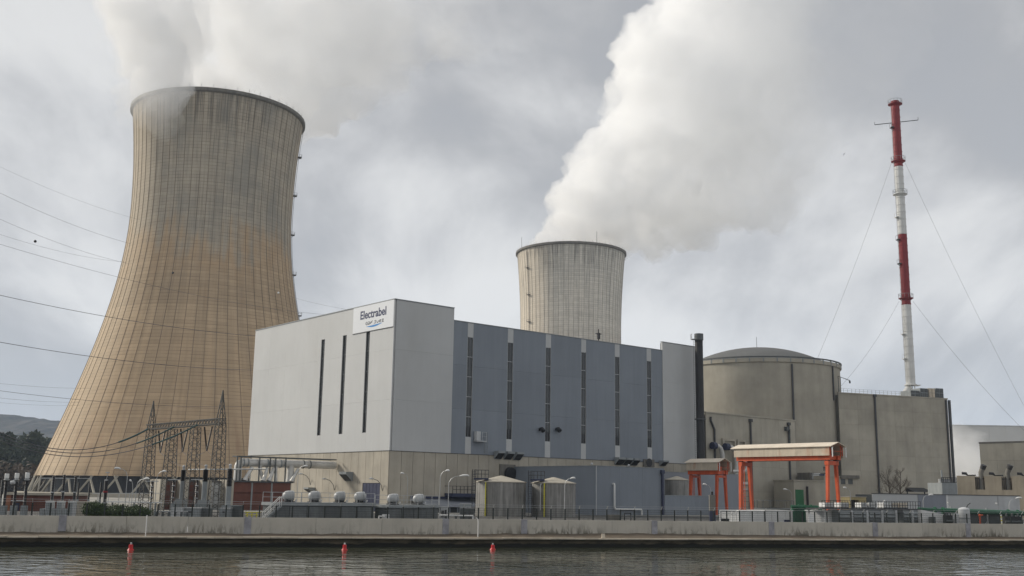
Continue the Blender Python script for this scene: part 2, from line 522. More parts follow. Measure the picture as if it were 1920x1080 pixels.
def make_quay():
    # quay: mossy vertical face, pale coping stones, earth berm
    m = bpy.data.materials.new('quay_face')
    m.use_nodes = True
    N = NT(m.node_tree)
    pos = N.n('ShaderNodeNewGeometry').outputs['Position']
    z = N.sep(pos)[2]
    f = N.noise(N.vmul(pos, (0.5, 0.5, 2.0)), 1.0, 5.0, 0.65)
    c = N.mix(N.mr(f, 0.35, 0.65), (0.038, 0.032, 0.019), (0.105, 0.088, 0.060))
    c = N.mix(N.mr(N.m('ADD', z, N.mr(f, 0.3, 0.7, -0.12, 0.12)), 0.30, 0.42, 1, 0), c, (0.012, 0.012, 0.009))
    principled(N, c, 0.85, 0, None, 0.3)
    face = MB()
    face.v = [quay(-700, 0, -2.5), quay(700, 0, -2.5), quay(700, 0.55, 0.74), quay(-700, 0.55, 0.74), quay(-700, 1.2, -2.5), quay(700, 1.2, -2.5), quay(700, 1.2, 0.74), quay(-700, 1.2, 0.74)]
    face.f = [(0, 1, 2, 3), (3, 2, 6, 7)]
    root = structure(face.build('quay_wall', m))
    STONE = mat('coping_stone', (0.46, 0.41, 0.33), 0.8, 0.25, 0.9, dirt=(0.2, 0.17, 0.12), dirt_amt=0.5, rand=0.12)
    st = MB()
    L = 2.4
    st.box(0.02, 0, 0, L - 0.02, 0.62, 0.13)
    src = None
    k = 0
    s = -70.0
    while s < 84:
        loc = quay(s, 0.18 + random.uniform(-0.03, 0.03), 0.742 + random.uniform(-0.02, 0.015))
        if src is None:
            src = st.build('coping_stone', STONE, root, loc=loc, rz=QYAW)
        else:
            inst(src, root, loc, QYAW + random.uniform(-0.004, 0.004))
        s += L
    # berm of brown earth between coping and wall
    EARTH = mat('bank_earth', (0.115, 0.088, 0.06), 0.95, 0.35, 0.5, bump=0.6)
    b = MB()
    n = 240
    for i in range(n + 1):
        s = -110 + 240 * i / n
        t = sin(s * 0.11) * 0.5 + sin(s * 0.043 + 1) * 0.5
        h = 1.02 + 0.14 * t + random.uniform(-0.05, 0.05)
        b.v += [quay(s, 0.8, 0.80), quay(s, 2.2, 0.86 + 0.06 * t + random.uniform(-.03, .03)), quay(s, 4.1, h), quay(s, 5.2, h + 0.06)]
        if i:
            o = 4 * i
            for j in range(3):
                b.f.append((o - 4 + j, o + j, o + j + 1, o - 3 + j))
    structure(b.build('bank_earth', EARTH, smooth=True))


make_quay()


# ------------------------------------------------------------------ hill and far woods
HAZE = 0.0001


def make_hill():
    m = bpy.data.materials.new('wooded_hill')
    m.use_nodes = True
    N = NT(m.node_tree)
    pos = N.n('ShaderNodeNewGeometry').outputs['Position']
    f = N.noise(pos, 0.03, 5.0, 0.65)
    c = N.mix(N.mr(f, 0.35, 0.65), (0.035, 0.04, 0.035), (0.085, 0.075, 0.065))
    principled(N, c, 0.95, 0, None, 0.1)
    b = MB()
    nx, ny = 260, 16
    rnd = random.Random(3)
    for j in range(ny + 1):
        for i in range(nx + 1):
            x = -3400 + 3300 * i / nx
            y = 2000 + 1400 * j / ny
            ridge = sin(pi * min(1, j / 8) * 0.5) if j <= 8 else cos((j - 8) / 8 * pi * 0.4)
            env = 1.0 if x < -900 else max(0.0, 1 - (x + 900) / 800)
            h = (166 + 14 * sin(x * 0.0021) + 7 * sin(x * 0.009 + 1) + 0.012 * (-1194 - x)) * ridge * env * y / 2500
            b.v.append((x, y, G - 4 + h + rnd.uniform(-5, 5) * ridge * env))
    for j in range(ny):
        for i in range(nx):
            o = j * (nx + 1) + i
            b.f.append((o, o + 1, o + nx + 2, o + nx + 1))
    structure(b.build('hill', m, smooth=False))


make_hill()


def leaf_cloud(centers, n, size, rnd):
    """many small leaf faces spread through lumpy volumes"""
    b = MB()
    for (c, r) in centers:
        for _ in range(n):
            d = Vector((rnd.gauss(0, 1), rnd.gauss(0, 1), rnd.gauss(0, 1))).normalized()
            q = Vector(c) + Vector((d.x * r[0], d.y * r[1], d.z * r[2])) * rnd.uniform(0.55, 1.05)
            a = Vector((rnd.gauss(0, 1), rnd.gauss(0, 1), rnd.gauss(0, 1))).normalized()
            s = a.cross(d)
            if s.length < 1e-3: continue
            s.normalize()
            L = size * rnd.uniform(0.6, 1.3)
            b.add([q - s * L * 0.5, q + s * L * 0.5 + a * L * 0.2, q + a * L], [(0, 1, 2)])
    return b


def make_woods():
    rnd = random.Random(5)
    k = 0
    for (px, py, Y, w) in ((-28, 812, 560, 9), (2, 812, 600, 8), (14, 815, 540, 8), (30, 812, 585, 8.5), (46, 809, 620, 9), (62, 812, 560, 8), (76, 814, 600, 8), (92, 825, 640, 9), (112, 838, 600, 9)):
        top = at(px, py, Y)
        h = top.z - G
        t = thing('evergreen_tree', 'dark evergreen tree in the wood behind the tan cooling tower', 'tree', (top.x, top.y, G), 0, 'dark trees left of the cooling tower')
        tr = MB()
        tr.tube([(0, 0, 0), (0.2, 0, h * 0.5), (0, 0.1, h * 0.9)], [0.6, 0.4, 0.1], 6)
        tr.build('trunk', BARK, t)
        cs = []
        for j in range(16):
            f = rnd.uniform(0.22, 0.95)
            rr = w * (1.15 - f) * 0.8
            a = rnd.uniform(0, 2 * pi)
            cs.append(((cos(a) * rr * 0.6, sin(a) * rr * 0.6, h * f), (w * 0.42, w * 0.42, w * 0.4)))
        leaf_cloud(cs, 130, 2.1, rnd).build('crown', PINE, t)
    cs = []
    for j in range(60):
        p = at(rnd.uniform(-60, 110), 900, rnd.uniform(430, 520))
        cs.append(((p.x, p.y, G + rnd.uniform(2, 8)), (7, 7, 6)))
    leaf_cloud(cs, 90, 1.9, rnd).build('undergrowth', SCRUB, kind='stuff')


make_woods()


# ------------------------------------------------------------------ cooling towers
def hyper(z, rt, zt, bl, bu):
    return rt * sqrt(1 + ((z - zt) / (bl if z < zt else bu)) ** 2)


def make_tower(label, X, Y, q, m, zb, zt, nrib, ladder_az, rib_m):
    t = thing('cooling_tower', label, 'cooling tower', (X, Y, 0), 0, 'concrete cooling towers')
    zs = [zb + (zt - zb) * i / 70 for i in range(71)]
    pr = [(hyper(z, *q), z) for z in zs]
    inner = [(r - 0.35 - 0.5 * max(0, 1 - (z - zb) / 15), z) for r, z in reversed(pr)]
    sh = MB()
    sh.lathe(pr + inner + [pr[0]], 192, close=False)
    sh.build('shell', m, t, smooth=True)
    rim = MB()
    rt = pr[-1][0]
    rim.lathe([(rt - 0.3, zt - 1.4), (rt + 0.75, zt - 1.2), (rt + 0.95, zt - 1.0), (rt + 0.95, zt + 0.25), (rt - 0.5, zt + 0.25), (rt - 0.5, zt - 1.4), (rt - 0.3, zt - 1.4)], 160, close=False)
    rim.build('rim_walkway', CONC_D, t, smooth=True)
    post = MB()
    post.box(-0.12, -0.12, 0, 0.12, 0.12, 1.5)
    src = None
    for k in range(48):
        a = 2 * pi * (k + 0.5) / 48
        loc = ((rt + 0.5) * cos(a), (rt + 0.5) * sin(a), zt + 0.25)
        if src is None: src = post.build('rim_post', WHITE_M, t, loc=loc, rz=a)
        else: inst(src, t, loc, a)
    # meridional ribs, one mesh turned round the axis
    rb = MB()
    w = 0.11
    n = 44
    for i in range(n + 1):
        z = zb + 0.2 + (zt - 1.6 - zb) * i / n
        r = hyper(z, *q)
        rb.v += [(r - 0.05, -w / 2, z), (r + 0.10, -w / 2, z), (r + 0.10, w / 2, z), (r - 0.05, w / 2, z)]
        if i:
            o = 4 * i
            for j in range(3):
                rb.f.append((o - 4 + j, o - 3 + j, o + j + 1, o + j))
    src = rb.build('rib', rib_m, t)
    for k in range(1, nrib):
        inst(src, t, None, 2 * pi * k / nrib)
    # raking columns
    rb_, rg = pr[0][0] - 0.4, pr[0][0] + 2.2
    npair = 36
    da = pi / npair
    for sgn in (-1, 1):
        c = MB()
        c.beam((rg * cos(-sgn * da * 0.9), rg * sin(-sgn * da * 0.9), G - 0.5), (rb_ * cos(sgn * da * 0.9 * 0.15), rb_ * sin(sgn * da * 0.9 * 0.15), zb + 0.1), 0.6, 0.65)
        src = c.build('raking_column', CONC_R, t)
        for k in range(1, npair):
            inst(src, t, None, 2 * pi * k / npair)
    basin = MB()
    basin.lathe([(rg + 3, G - 1), (rg + 3, G + 1.5), (rg + 2.6, G + 1.5), (rg + 2.6, G - 1)], 96, close=False)
    basin.build('basin_wall', CONC, t, smooth=True)
    fill = MB()
    fill.lathe([(rb_ - 4, G), (rb_ - 4, zb + 1.5), (0.01, zb + 1.5)], 72, close=False)
    fill.build('fill_pack', BLACK, t)
    # access ladder with landings up the shell
    a = ladder_az
    ld = MB()
    for sgn in (-1, 1):
        pts = []
        for i in range(41):
            z = zb + 3 + (zt - 6 - zb) * i / 40
            r = hyper(z, *q) + 0.55
            pts.append((r * cos(a) - sgn * 0.3 * sin(a), r * sin(a) + sgn * 0.3 * cos(a), z))
        ld.tube(pts, 0.07, 4)
    for i in range(150):
        z = zb + 3 + (zt - 6 - zb) * i / 150
        r = hyper(z, *q) + 0.55
        ld.beam((r * cos(a) - 0.3 * sin(a), r * sin(a) + 0.3 * cos(a), z), (r * cos(a) + 0.3 * sin(a), r * sin(a) - 0.3 * cos(a), z), 0.06)
    ld.build('ladder', LATT, t)
    for i in range(7):
        z = zt - 14 - 17.5 * i
        if z < zb + 10: break
        r = hyper(z, *q)
        p = MB()
        p.box(-0.1, -1.3, 0, 1.7, 1.3, 0.15)
        for yy in (-1.3, 1.3):
            p.beam((1.65, yy, 0.1), (1.65, yy, 1.2), 0.08)
        p.beam((1.65, -1.3, 1.2), (1.65, 1.3, 1.2), 0.08)
        p.beam((0, -1.3, 1.2), (1.65, -1.3, 1.2), 0.08)
        p.beam((0, 1.3, 1.2), (1.65, 1.3, 1.2), 0.08)
        p.beam((-0.3, 0, -1.4), (1.5, 0, 0), 0.12)
        p.build('landing', LATT, t, loc=(r * cos(a), r * sin(a), z), rz=a)
    return t


Q1 = (32.72, 119.28, 72.8, 102.5)
T1 = (-127.42, 436.44)
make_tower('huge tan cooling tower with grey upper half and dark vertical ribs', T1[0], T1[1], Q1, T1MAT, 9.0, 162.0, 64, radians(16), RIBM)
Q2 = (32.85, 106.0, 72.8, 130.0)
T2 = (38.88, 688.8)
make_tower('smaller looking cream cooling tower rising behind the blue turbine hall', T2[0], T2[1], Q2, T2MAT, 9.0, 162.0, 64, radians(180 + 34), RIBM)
rod = MB()
rod.tube([(0, 0, 0), (0, 0, 8.5)], 0.12, 5)
r0 = rod.build('lightning_rod', LATT, None, loc=at(978, 468, 690))
tag(r0, 'thin lightning rod on the left edge of the cream cooling tower rim', 'lightning rod', 'rods on the cream cooling tower')
r1 = inst(r0, None, at(1119, 458, 662))
r1['label'] = 'thin lightning rod on the right half of the cream cooling tower rim'


# ------------------------------------------------------------------ steam
def steam_mat(name, dens, xr, seed, lo, hi, sc, zr=None, yr=None):
    """vapour: lumpy density, thinning downwind (xr), under the rim (zr) and on the near side (yr)"""
    m = bpy.data.materials.new(name)
    m.use_nodes = True
    N = NT(m.node_tree)
    tc = N.n('ShaderNodeTexCoord').outputs['Object']
    x, y, z = N.sep(tc)
    p = N.n('ShaderNodeVectorMath', operation='ADD', i={0: tc, 1: (seed * 31.0, seed * 17.0, 0)}).outputs[0]
    f = N.noise(p, sc, 5.0, 0.62, 0.3)
    d = N.m('MULTIPLY', N.mr(f, lo, hi, 0.0, dens, True), N.mr(x, *xr))
    if zr: d = N.m('MULTIPLY', d, N.mr(z, *zr, True))
    if yr: d = N.m('MULTIPLY', d, N.mr(y, *yr, True))
    v = N.n('ShaderNodeVolumePrincipled', i={'Color': (0.999, 0.999, 0.998, 1), 'Density': d, 'Anisotropy': 0.0})
    N.n('ShaderNodeOutputMaterial', i={'Volume': v.outputs[0]})
    return m


def make_steam(name, label, balls, m, voxel, disp, dscale):
    """hull of lumps fused into one skin; the vapour fills it"""
    b = MB()
    ico = bmesh.new()
    bmesh.ops.create_icosphere(ico, subdivisions=3, radius=1.0)
    iv = [v.co.copy() for v in ico.verts]
    fi = [tuple(v.index for v in f.verts) for f in ico.faces]
    ico.free()
    for (px, py, Y, r) in balls:
        c = at(px, py, Y)
        R = r / F_PX * (c - Vector((0, 0, EYE))).length
        b.add([c + v * R for v in iv], fi)
    o = b.build(name, m)
    md = o.modifiers.new('fuse', 'REMESH')
    md.mode = 'VOXEL'
    md.voxel_size = voxel
    tx = bpy.data.textures.new(name + '_lumps', 'CLOUDS')
    tx.noise_scale = dscale
    tx.noise_depth = 4
    dm = o.modifiers.new('billow', 'DISPLACE')
    dm.texture = tx
    dm.texture_coords = 'LOCAL'
    dm.strength = disp
    dm.mid_level = 0.5
    o['kind'] = 'stuff'
    o['label'] = label
    return o


P2 = [(1070, 452, 688, 66), (1032, 456, 688, 40), (1112, 454, 688, 45), (1088, 385, 690, 66), (1132, 322, 692, 74), (1140, 420, 692, 76), (1190, 275, 695, 82), (1200, 390, 695, 84),
      (1232, 442, 690, 44), (1228, 205, 700, 92), (1275, 335, 700, 104), (1262, 120, 705, 112), (1335, 225, 705, 126), (1350, 345, 705, 90), (1300, 425, 695, 50),
      (1330, 50, 710, 110), (1390, -30, 715, 130), (1420, 140, 712, 130), (1300, 0, 712, 72), (1480, 50, 720, 140), (1450, 260, 712, 115), (1400, -150, 720, 170), (1560, -40, 725, 160), (1550, 160, 722, 120), (1480, 300, 715, 80), (1440, 380, 705, 60), (1620, 60, 730, 120)]
STEAM2 = steam_mat('steam_right', 0.055, (70, 225, 1.5, 0.03), 1.0, 0.32, 0.56, 0.020)
make_steam('steam_plume', 'white steam plume blowing right from the cream cooling tower', P2, STEAM2, 3.0, 26.0, 13.0)
P1 = [(318, 185, 392, 30), (298, 205, 394, 44), (270, 215, 398, 36), (248, 190, 408, 34), (305, 150, 396, 52), (280, 100, 405, 60), (246, 100, 412, 46), (262, 45, 415, 74), (330, 55, 420, 62), (300, -10, 425, 95),
      (420, 215, 445, 72), (490, 225, 450, 72), (395, 155, 450, 66), (460, 140, 460, 84), (545, 165, 466, 86), (598, 205, 470, 58), (618, 238, 470, 26), (650, 180, 470, 56),
      (480, 60, 465, 94), (590, 80, 470, 96), (700, 105, 475, 84), (400, 30, 450, 84), (610, 0, 475, 100), (740, 30, 480, 100), (500, -60, 470, 120), (850, 30, 485, 90), (960, 20, 490, 80)]
STEAM1 = steam_mat('steam_left', 0.055, (-90, -5, 1.2, 0.05), 2.0, 0.34, 0.58, 0.024, (134, 172, 0.0, 1.0), (398, 428, 2.0, 1.0))
make_steam('steam_plume', 'grey white steam plume spilling over the tan cooling tower rim', P1, STEAM1, 3.0, 18.0, 10.0)
P3 = [(1800, 862, 425, 40), (1812, 845, 428, 40), (1826, 872, 425, 36), (1790, 830, 430, 34), (1845, 880, 430, 30)]
STEAM3 = steam_mat('steam_low', 0.10, (150, 300, 1.0, 1.0), 3.0, 0.30, 0.6, 0.06)
make_steam('steam_plume', 'low white steam cloud at the foot of the pale far hall', P3, STEAM3, 1.5, 6.0, 5.0)


def make_haze(density):
    m = bpy.data.materials.new('haze_air')
    m.use_nodes = True
    N = NT(m.node_tree)
    v = N.n('ShaderNodeVolumePrincipled', i={'Color': (0.66, 0.80, 1.0, 1), 'Density': density, 'Anisotropy': 0.0})
    N.n('ShaderNodeOutputMaterial', i={'Volume': v.outputs[0]})
    b = MB()
    b.box(-6200, -900, -4.2, 6200, 7200, 560)
    o = b.build('haze', m)
    o['kind'] = 'stuff'


make_haze(HAZE)


# ------------------------------------------------------------------ turbine hall
YAW = 0.6992
CA, CB = Vector((cos(YAW), sin(YAW))), Vector((-sin(YAW), cos(YAW)))
C0 = (-20.65, 185.0)


def RF(px, py): return hit(px, py, C0, CA)          # along the long (right) face, height
def LF(px, py): return hit(px, py, C0, CB)          # along the sign (left) face, height


def loc_ab(s, t, z=0.0):                            # hall grid -> world
    return (C0[0] + CA.x * s + CB.x * t, C0[1] + CA.y * s + CB.y * t, z)


def vent_hood(parent, w, h, d, loc, rz, m=GREY):
    """weather hood on a wall: sloping mouth that faces down and out; local -y is outwards"""
    b = MB()
    pr = [(0, 0), (0, h), (-d, h), (-d, h * 0.72), (-0.12 * d, 0)]
    b.add([(x, y, z) for x in (-w / 2, w / 2) for (y, z) in pr],
          [(0, 1, 2, 3, 4), (9, 8, 7, 6, 5), (0, 5, 6, 1), (1, 6, 7, 2), (2, 7, 8, 3), (4, 9, 5, 0)])
    o = b.build('vent_hood', m, parent, loc=loc, rz=rz)
    k = MB()
    e = 0.06
    k.add([(-w / 2 + .05, -d * .94, h * .70), (w / 2 - .05, -d * .94, h * .70), (w / 2 - .05, -0.13 * d, e), (-w / 2 + .05, -0.13 * d, e),
           (-w / 2 + .05, -d * .80, h * .78), (w / 2 - .05, -d * .80, h * .78), (w / 2 - .05, -0.05 * d, e + .1), (-w / 2 + .05, -0.05 * d, e + .1)],
          [(0, 1, 2, 3), (4, 5, 6, 7), (0, 1, 5, 4), (1, 2, 6, 5), (2, 3, 7, 6), (3, 0, 4, 7)])
    k.build('hood_mouth', BLACK, o)
    return o


hall = thing('turbine_hall', 'large turbine hall clad in white and blue grey sheets over a concrete base', 'industrial building', (C0[0], C0[1], 0), YAW)
Z1, ZW, ZB, ZE = 11.95, 38.45, 36.19, 38.06
S1, S2, S3, DEP = 13.06, 70.05, 81.3, 53.0
b = MB()
b.box(0.3, 0.3, 0.5, S3 - 0.3, DEP - 0.3, 35.9)
b.box(0.3, 0.3, 35.9, S1 - 0.3, DEP - 0.3, ZW - 0.15)
b.box(S2 + 0.3, 0.3, 35.9, S3 - 0.3, 0.75, ZE - 0.15)
b.build('core_wall', GREY_D, hall)


def panel_face(z0, z1, x0, x1, m, face, name='cladding_panel', gap=0.02, thick=0.28, tiers=3, off=0.0):
    for k in range(tiers):
        a, c = z0 + (z1 - z0) * k / tiers + gap / 2, z0 + (z1 - z0) * (k + 1) / tiers - gap / 2
        p = MB()
        if face == 'R':
            p.box(x0 + gap / 2, -off, a, x1 - gap / 2, thick, c)
        else:
            p.box(-off, x0 + gap / 2, a, thick, x1 - gap / 2, c)
        p.build(name, m, hall)


# right face: windows between blue bays
WR = [(17.08, 1.36), (26.85, 1.40), (36.65, 1.42), (46.35, 1.38), (56.1, 1.42), (65.85, 1.44)]
ZWT, ZWB = 33.5, 15.05


def strip_window(parent, x, w, zt, zb, face, n, open_bottom=True):
    """tall slot window: frame, stacked panes"""
    f = MB()
    d = 0.07
    if face == 'R':
        f.box(x - w / 2, 0.02, zb, x - w / 2 + d, 0.26, zt); f.box(x + w / 2 - d, 0.02, zb, x + w / 2, 0.26, zt)
        for k in range(n + 1):
            z = zb + (zt - zb) * k / n
            f.box(x - w / 2 + d, 0.06, z - 0.045, x + w / 2 - d, 0.2, z + 0.045)
    else:
        f.box(0.02, x - w / 2, zb, 0.26, x - w / 2 + d, zt); f.box(0.02, x + w / 2 - d, zb, 0.26, x + w / 2, zt)
        for k in range(n + 1):
            z = zb + (zt - zb) * k / n
            f.box(0.06, x - w / 2 + d, z - 0.045, 0.2, x + w / 2 - d, z + 0.045)
    fr = f.build('window', STEEL if face == 'R' else GREY_D, parent)
    for k in range(n):
        z0, z1 = zb + (zt - zb) * k / n + 0.05, zb + (zt - zb) * (k + 1) / n - 0.05
        p = MB()
        cuts = [(z0, z1, GLASS)]
        if k == 0 and open_bottom:
            zm = z0 + (z1 - z0) * 0.52
            cuts = [(z0, zm, BLACK), (zm + 0.02, z1, GLASS)]
        for (u0, u1, mm) in cuts:
            p = MB()
            if face == 'R': p.box(x - w / 2 + d + .01, 0.15, u0, x + w / 2 - d - .01, 0.18, u1)
            else: p.box(0.15, x - w / 2 + d + .01, u0, 0.18, x + w / 2 - d - .01, u1)
            p.build('pane', mm, fr)
        # faint upright glazing bars
        q = MB()
        if face == 'R': q.box(x - 0.02, 0.11, z0, x + 0.02, 0.148, z1)
        else: q.box(0.11, x - 0.02, z0, 0.148, x + 0.02, z1)
        q.build('glazing_bar', GREY, fr)


prev = S1
for (x, w) in WR:
    panel_face(Z1 + 0.06, ZB, prev, x - w / 2, BLUE, 'R')
    b = MB(); b.box(x - w / 2 + .01, 0.0, ZWT, x + w / 2 - .01, 0.28, ZB - 0.02); b.build('white_panel', WHITE, hall)
    b = MB(); b.box(x - w / 2 + .01, 0.0, Z1 + 0.06, x + w / 2 - .01, 0.28, ZWB); b.build('white_panel', WHITE, hall)
    strip_window(hall, x, w, ZWT, ZWB, 'R', 5)
    prev = x + w / 2
panel_face(Z1 + 0.06, ZB, prev, S2, BLUE, 'R')
panel_face(Z1 + 0.06, ZW, 0.30, S1, WHITE, 'R', off=0.12, gap=0.012)
panel_face(Z1 + 0.06, ZE, S2, S3, WHITE, 'R', off=0.12, gap=0.012)
# left face
LW = [(8.24, 1.26), (16.3, 1.34), (24.2, 1.32)]
prev = 0.0
for (x, w) in LW:
    panel_face(Z1 + 0.06, ZW, prev, x - w / 2, WHITE, 'L', off=0.12, gap=0.012)
    b = MB(); b.box(-0.12, x - w / 2 + .006, 33.7, 0.28, x + w / 2 - .006, ZW); b.build('cladding_panel', WHITE, hall)
    b = MB(); b.box(-0.12, x - w / 2 + .006, Z1 + 0.06, 0.28, x + w / 2 - .006, 15.3); b.build('cladding_panel', WHITE, hall)
    strip_window(hall, x, w, 33.7, 15.3, 'L', 5)
    prev = x + w / 2
for (u, v) in ((prev, 32.0), (32.0, 39.0), (39.0, 46.0), (46.0, DEP)):
    panel_face(Z1 + 0.06, ZW, u, v, WHITE, 'L', off=0.12, gap=0.012)
# copings
b = MB()
b.box(-0.22, -0.22, ZW + .01, S1 + 0.06, 0.5, ZW + 0.16); b.box(-0.22, 0.5, ZW + .01, 0.5, DEP, ZW + 0.16)
b.box(S1 + 0.06, -0.08, ZB + .01, S2 - 0.06, 0.5, ZB + 0.15)
b.box(S2 - 0.06, -0.2, ZE + .01, S3 + 0.06, 0.5, ZE + 0.15)
b.build('coping', GREY, hall)
b = MB()
b.box(-0.16, -0.16, Z1 + .05, 0.02, 0.0, ZW); b.build('corner_trim', GREY_L, hall)
# concrete base
WP = 2.44
door0, door1, doorz = 2.62, 8.02, 6.32
cp_src = {}
for face, n in (('L', 21), ('R', 33)):
    for k in range(n):
        x0, x1 = k * WP + 0.035 + 0.0, min((k + 1) * WP, (DEP if face == 'L' else S3)) - 0.035
        if x1 - x0 < 0.3: continue
        z0 = 0.5
        if face == 'L' and x1 > door0 and x0 < door1: z0 = doorz + .15
        p = MB()
        if face == 'R': p.box(x0, -0.10, z0, x1, 0.28, Z1 - 0.02)
        else: p.box(-0.10, x0, z0, 0.28, x1, Z1 - 0.02)
        p.build('concrete_panel', CONC, hall)
        if z0 > 1 and face == 'L':
            for (u, v) in ((x0, min(x1, door0 - .06)), (max(x0, door1 + .06), x1)):
                if v - u > 0.1:
                    q = MB(); q.box(-0.10, u, 0.5, 0.28, v, doorz + .13); q.build('concrete_panel', CONC, hall)
b = MB()
b.box(-0.18, 0, Z1 - 0.02, 0.3, DEP, Z1 + 0.05); b.box(0, -0.18, Z1 - 0.02, S3, 0.0, Z1 + 0.05)
b.build('drip_rail', TRIM, hall)
b = MB()
b.box(-0.02, door0 - .05, 0.5, 0.2, door1 + .05, doorz + .1)
dr = b.build('door', NAVY, hall)
for k in range(1, 5):
    q = MB(); yy = door0 + (door1 - door0) * k / 5; q.box(-0.05, yy - .04, 0.6, -0.02, yy + .04, doorz); q.build('door_rib', NAVY, dr)
# weather hoods
for (p0, p1, y0, y1) in ((922, 938, 845, 861), (940, 956, 846, 862), (957.5, 973.5, 847, 863), (1148, 1164, 857, 872), (1163, 1178, 858, 872.5), (1177.5, 1192, 859, 873), (1232, 1245, 863, 874)):
    s0, zt = RF(p0, y0); s1, zb = RF(p1, y1)
    vent_hood(hall, (s1 - s0) * 0.80, (zt - zb) * 0.98, 1.3, ((s0 + s1) / 2 + 0.25, -0.13, zb), 0)
for (p0, p1, y0, y1) in ((650, 663, 885, 902), (583, 592, 914, 925)):
    s1, zt = LF(p0, y0); s0, zb = LF(p1, y1)
    vent_hood(hall, (s1 - s0) * 0.95, zt - zb, 1.5, (-0.13, (s0 + s1) / 2, zb), -pi / 2)
s0, zt = RF(1205, 861); s1, zb = RF(1225, 876)
b = MB(); b.box(s0, -0.35, zb, s1, -0.12, zt); lv = b.build('louvre', CONC_D, hall)
b = MB(); sm_, zm_ = (s0 + s1) / 2, (zb + zt) / 2
b.add([(sm_ + 0.9 * cos(2 * pi * k / 16), -0.40, zm_ + .1 + 0.9 * sin(2 * pi * k / 16)) for k in range(16)] + [(sm_ + 0.9 * cos(2 * pi * k / 16), -0.34, zm_ + .1 + 0.9 * sin(2 * pi * k / 16)) for k in range(16)],
      [tuple(range(16))] + [(i, (i + 1) % 16, 16 + (i + 1) % 16, 16 + i) for i in range(16)])
b.build('louvre_mouth', BLACK, lv)
for px in (1012, 1043):
    s, z = RF(px, 807)
    b = MB(); b.tube([(s, -0.05, z + 0.2), (s, -0.6, z + 0.25), (s, -1.05, z - 0.15)], [0.34, 0.42, 0.45], 12)
    b.build('exhaust_cowl', BLACK, hall, smooth=True)
# dark round opening beside the annex
s, z = RF(950, 886)
b = MB(); b.box(s - 1.9, -0.3, z - 1.9, s + 1.9, -0.12, z + 1.5); lv = b.build('intake_plate', CONC_D, hall)
b = MB(); b.tube([(s + .4, -0.1, z - .2), (s + .4, -0.9, z - .3)], 1.25, 16); b.build('intake_drum', BLACK, lv)
# cabinet on a small landing
s0, zt = RF(888.5, 809); s1, zb = RF(895.5, 826)
b = MB(); b.box(s0, -0.9, zb, s1, -0.14, zt); b.build('cabinet', GREY_L, hall)
s2, zp = RF(905, 827)
b = MB(); b.box(s0 - 0.2, -1.2, zb - 0.25, s2, -0.1, zb - 0.05)
for xx in (s1 + .2, s2 - .05):
    b.beam((xx, -1.15, zb), (xx, -1.15, zb + 1.5), 0.06)
for zz in (0.75, 1.5): b.beam((s1 + .2, -1.15, zb + zz), (s2, -1.15, zb + zz), 0.05)
b.build('landing', STEEL, hall)
b = MB()
for xx in (s2 + .1, s2 + .75): b.beam((xx, -0.5, Z1 + .3), (xx, -0.5, zb + 1.6), 0.06)
zz = Z1 + 0.5
while zz < zb + 1.4:
    b.beam((s2 + .1, -0.5, zz), (s2 + .75, -0.5, zz), 0.045); zz += 0.35
b.build('ladder', GREY, hall)
# cladding tonality: plinth stains come from the material

# sign board
y1_, zt_ = LF(666.2, 578.9); y0_, zb_ = LF(738, 611.8); _, zb2 = LF(662.2, 627)
zb_ = (zb_ + zb2) / 2
sign = thing('company_sign', 'white sign board reading Electrabel GDF SUEZ high on the white wall', 'sign', loc_ab(0, 0), YAW)
b = MB(); b.box(-0.20, 0.02, zb_, -0.123, 13.45, ZW - 0.02); b.build('board', SIGNW, sign)
b = MB(); b.box(-0.24, 0.0, zb_ - 0.09, -0.12, 13.47, zb_ - 0.005); b.build('board_edge', TRIM, sign)


def lettering(name, text, y_left, y_right, zbase, height, m, parent, x=-0.214, offset=0.0):
    """flat letters as a mesh on the board: text runs along -y and stands up in z"""
    cu = bpy.data.curves.new(name, 'FONT')
    cu.body = text
    cu.size = 1.0
    cu.extrude = 0.008
    cu.offset = offset
    tmp = bpy.data.objects.new(name + '_tmp', cu)
    COL.objects.link(tmp)
    bpy.context.view_layer.update()
    me = bpy.data.meshes.new_from_object(tmp.evaluated_get(bpy.context.evaluated_depsgraph_get()))
    bpy.data.objects.remove(tmp)
    xs = [v.co.x for v in me.vertices]
    ys = [v.co.y for v in me.vertices]
    sx, sy = (y_left - y_right) / (max(xs) - min(xs)), height / max(ys)
    for v in me.vertices:
        v.co = (x - v.co.z, y_left - (v.co.x - min(xs)) * sx, zbase + v.co.y * sy)
    me.materials.clear()
    me.materials.append(m)
    o = bpy.data.objects.new(name, me)
    COL.objects.link(o)
    o.parent = parent
    return o


lettering('lettering', 'Electrabel', 10.95, 2.4, 36.05, 1.50, INK, sign, offset=0.022)
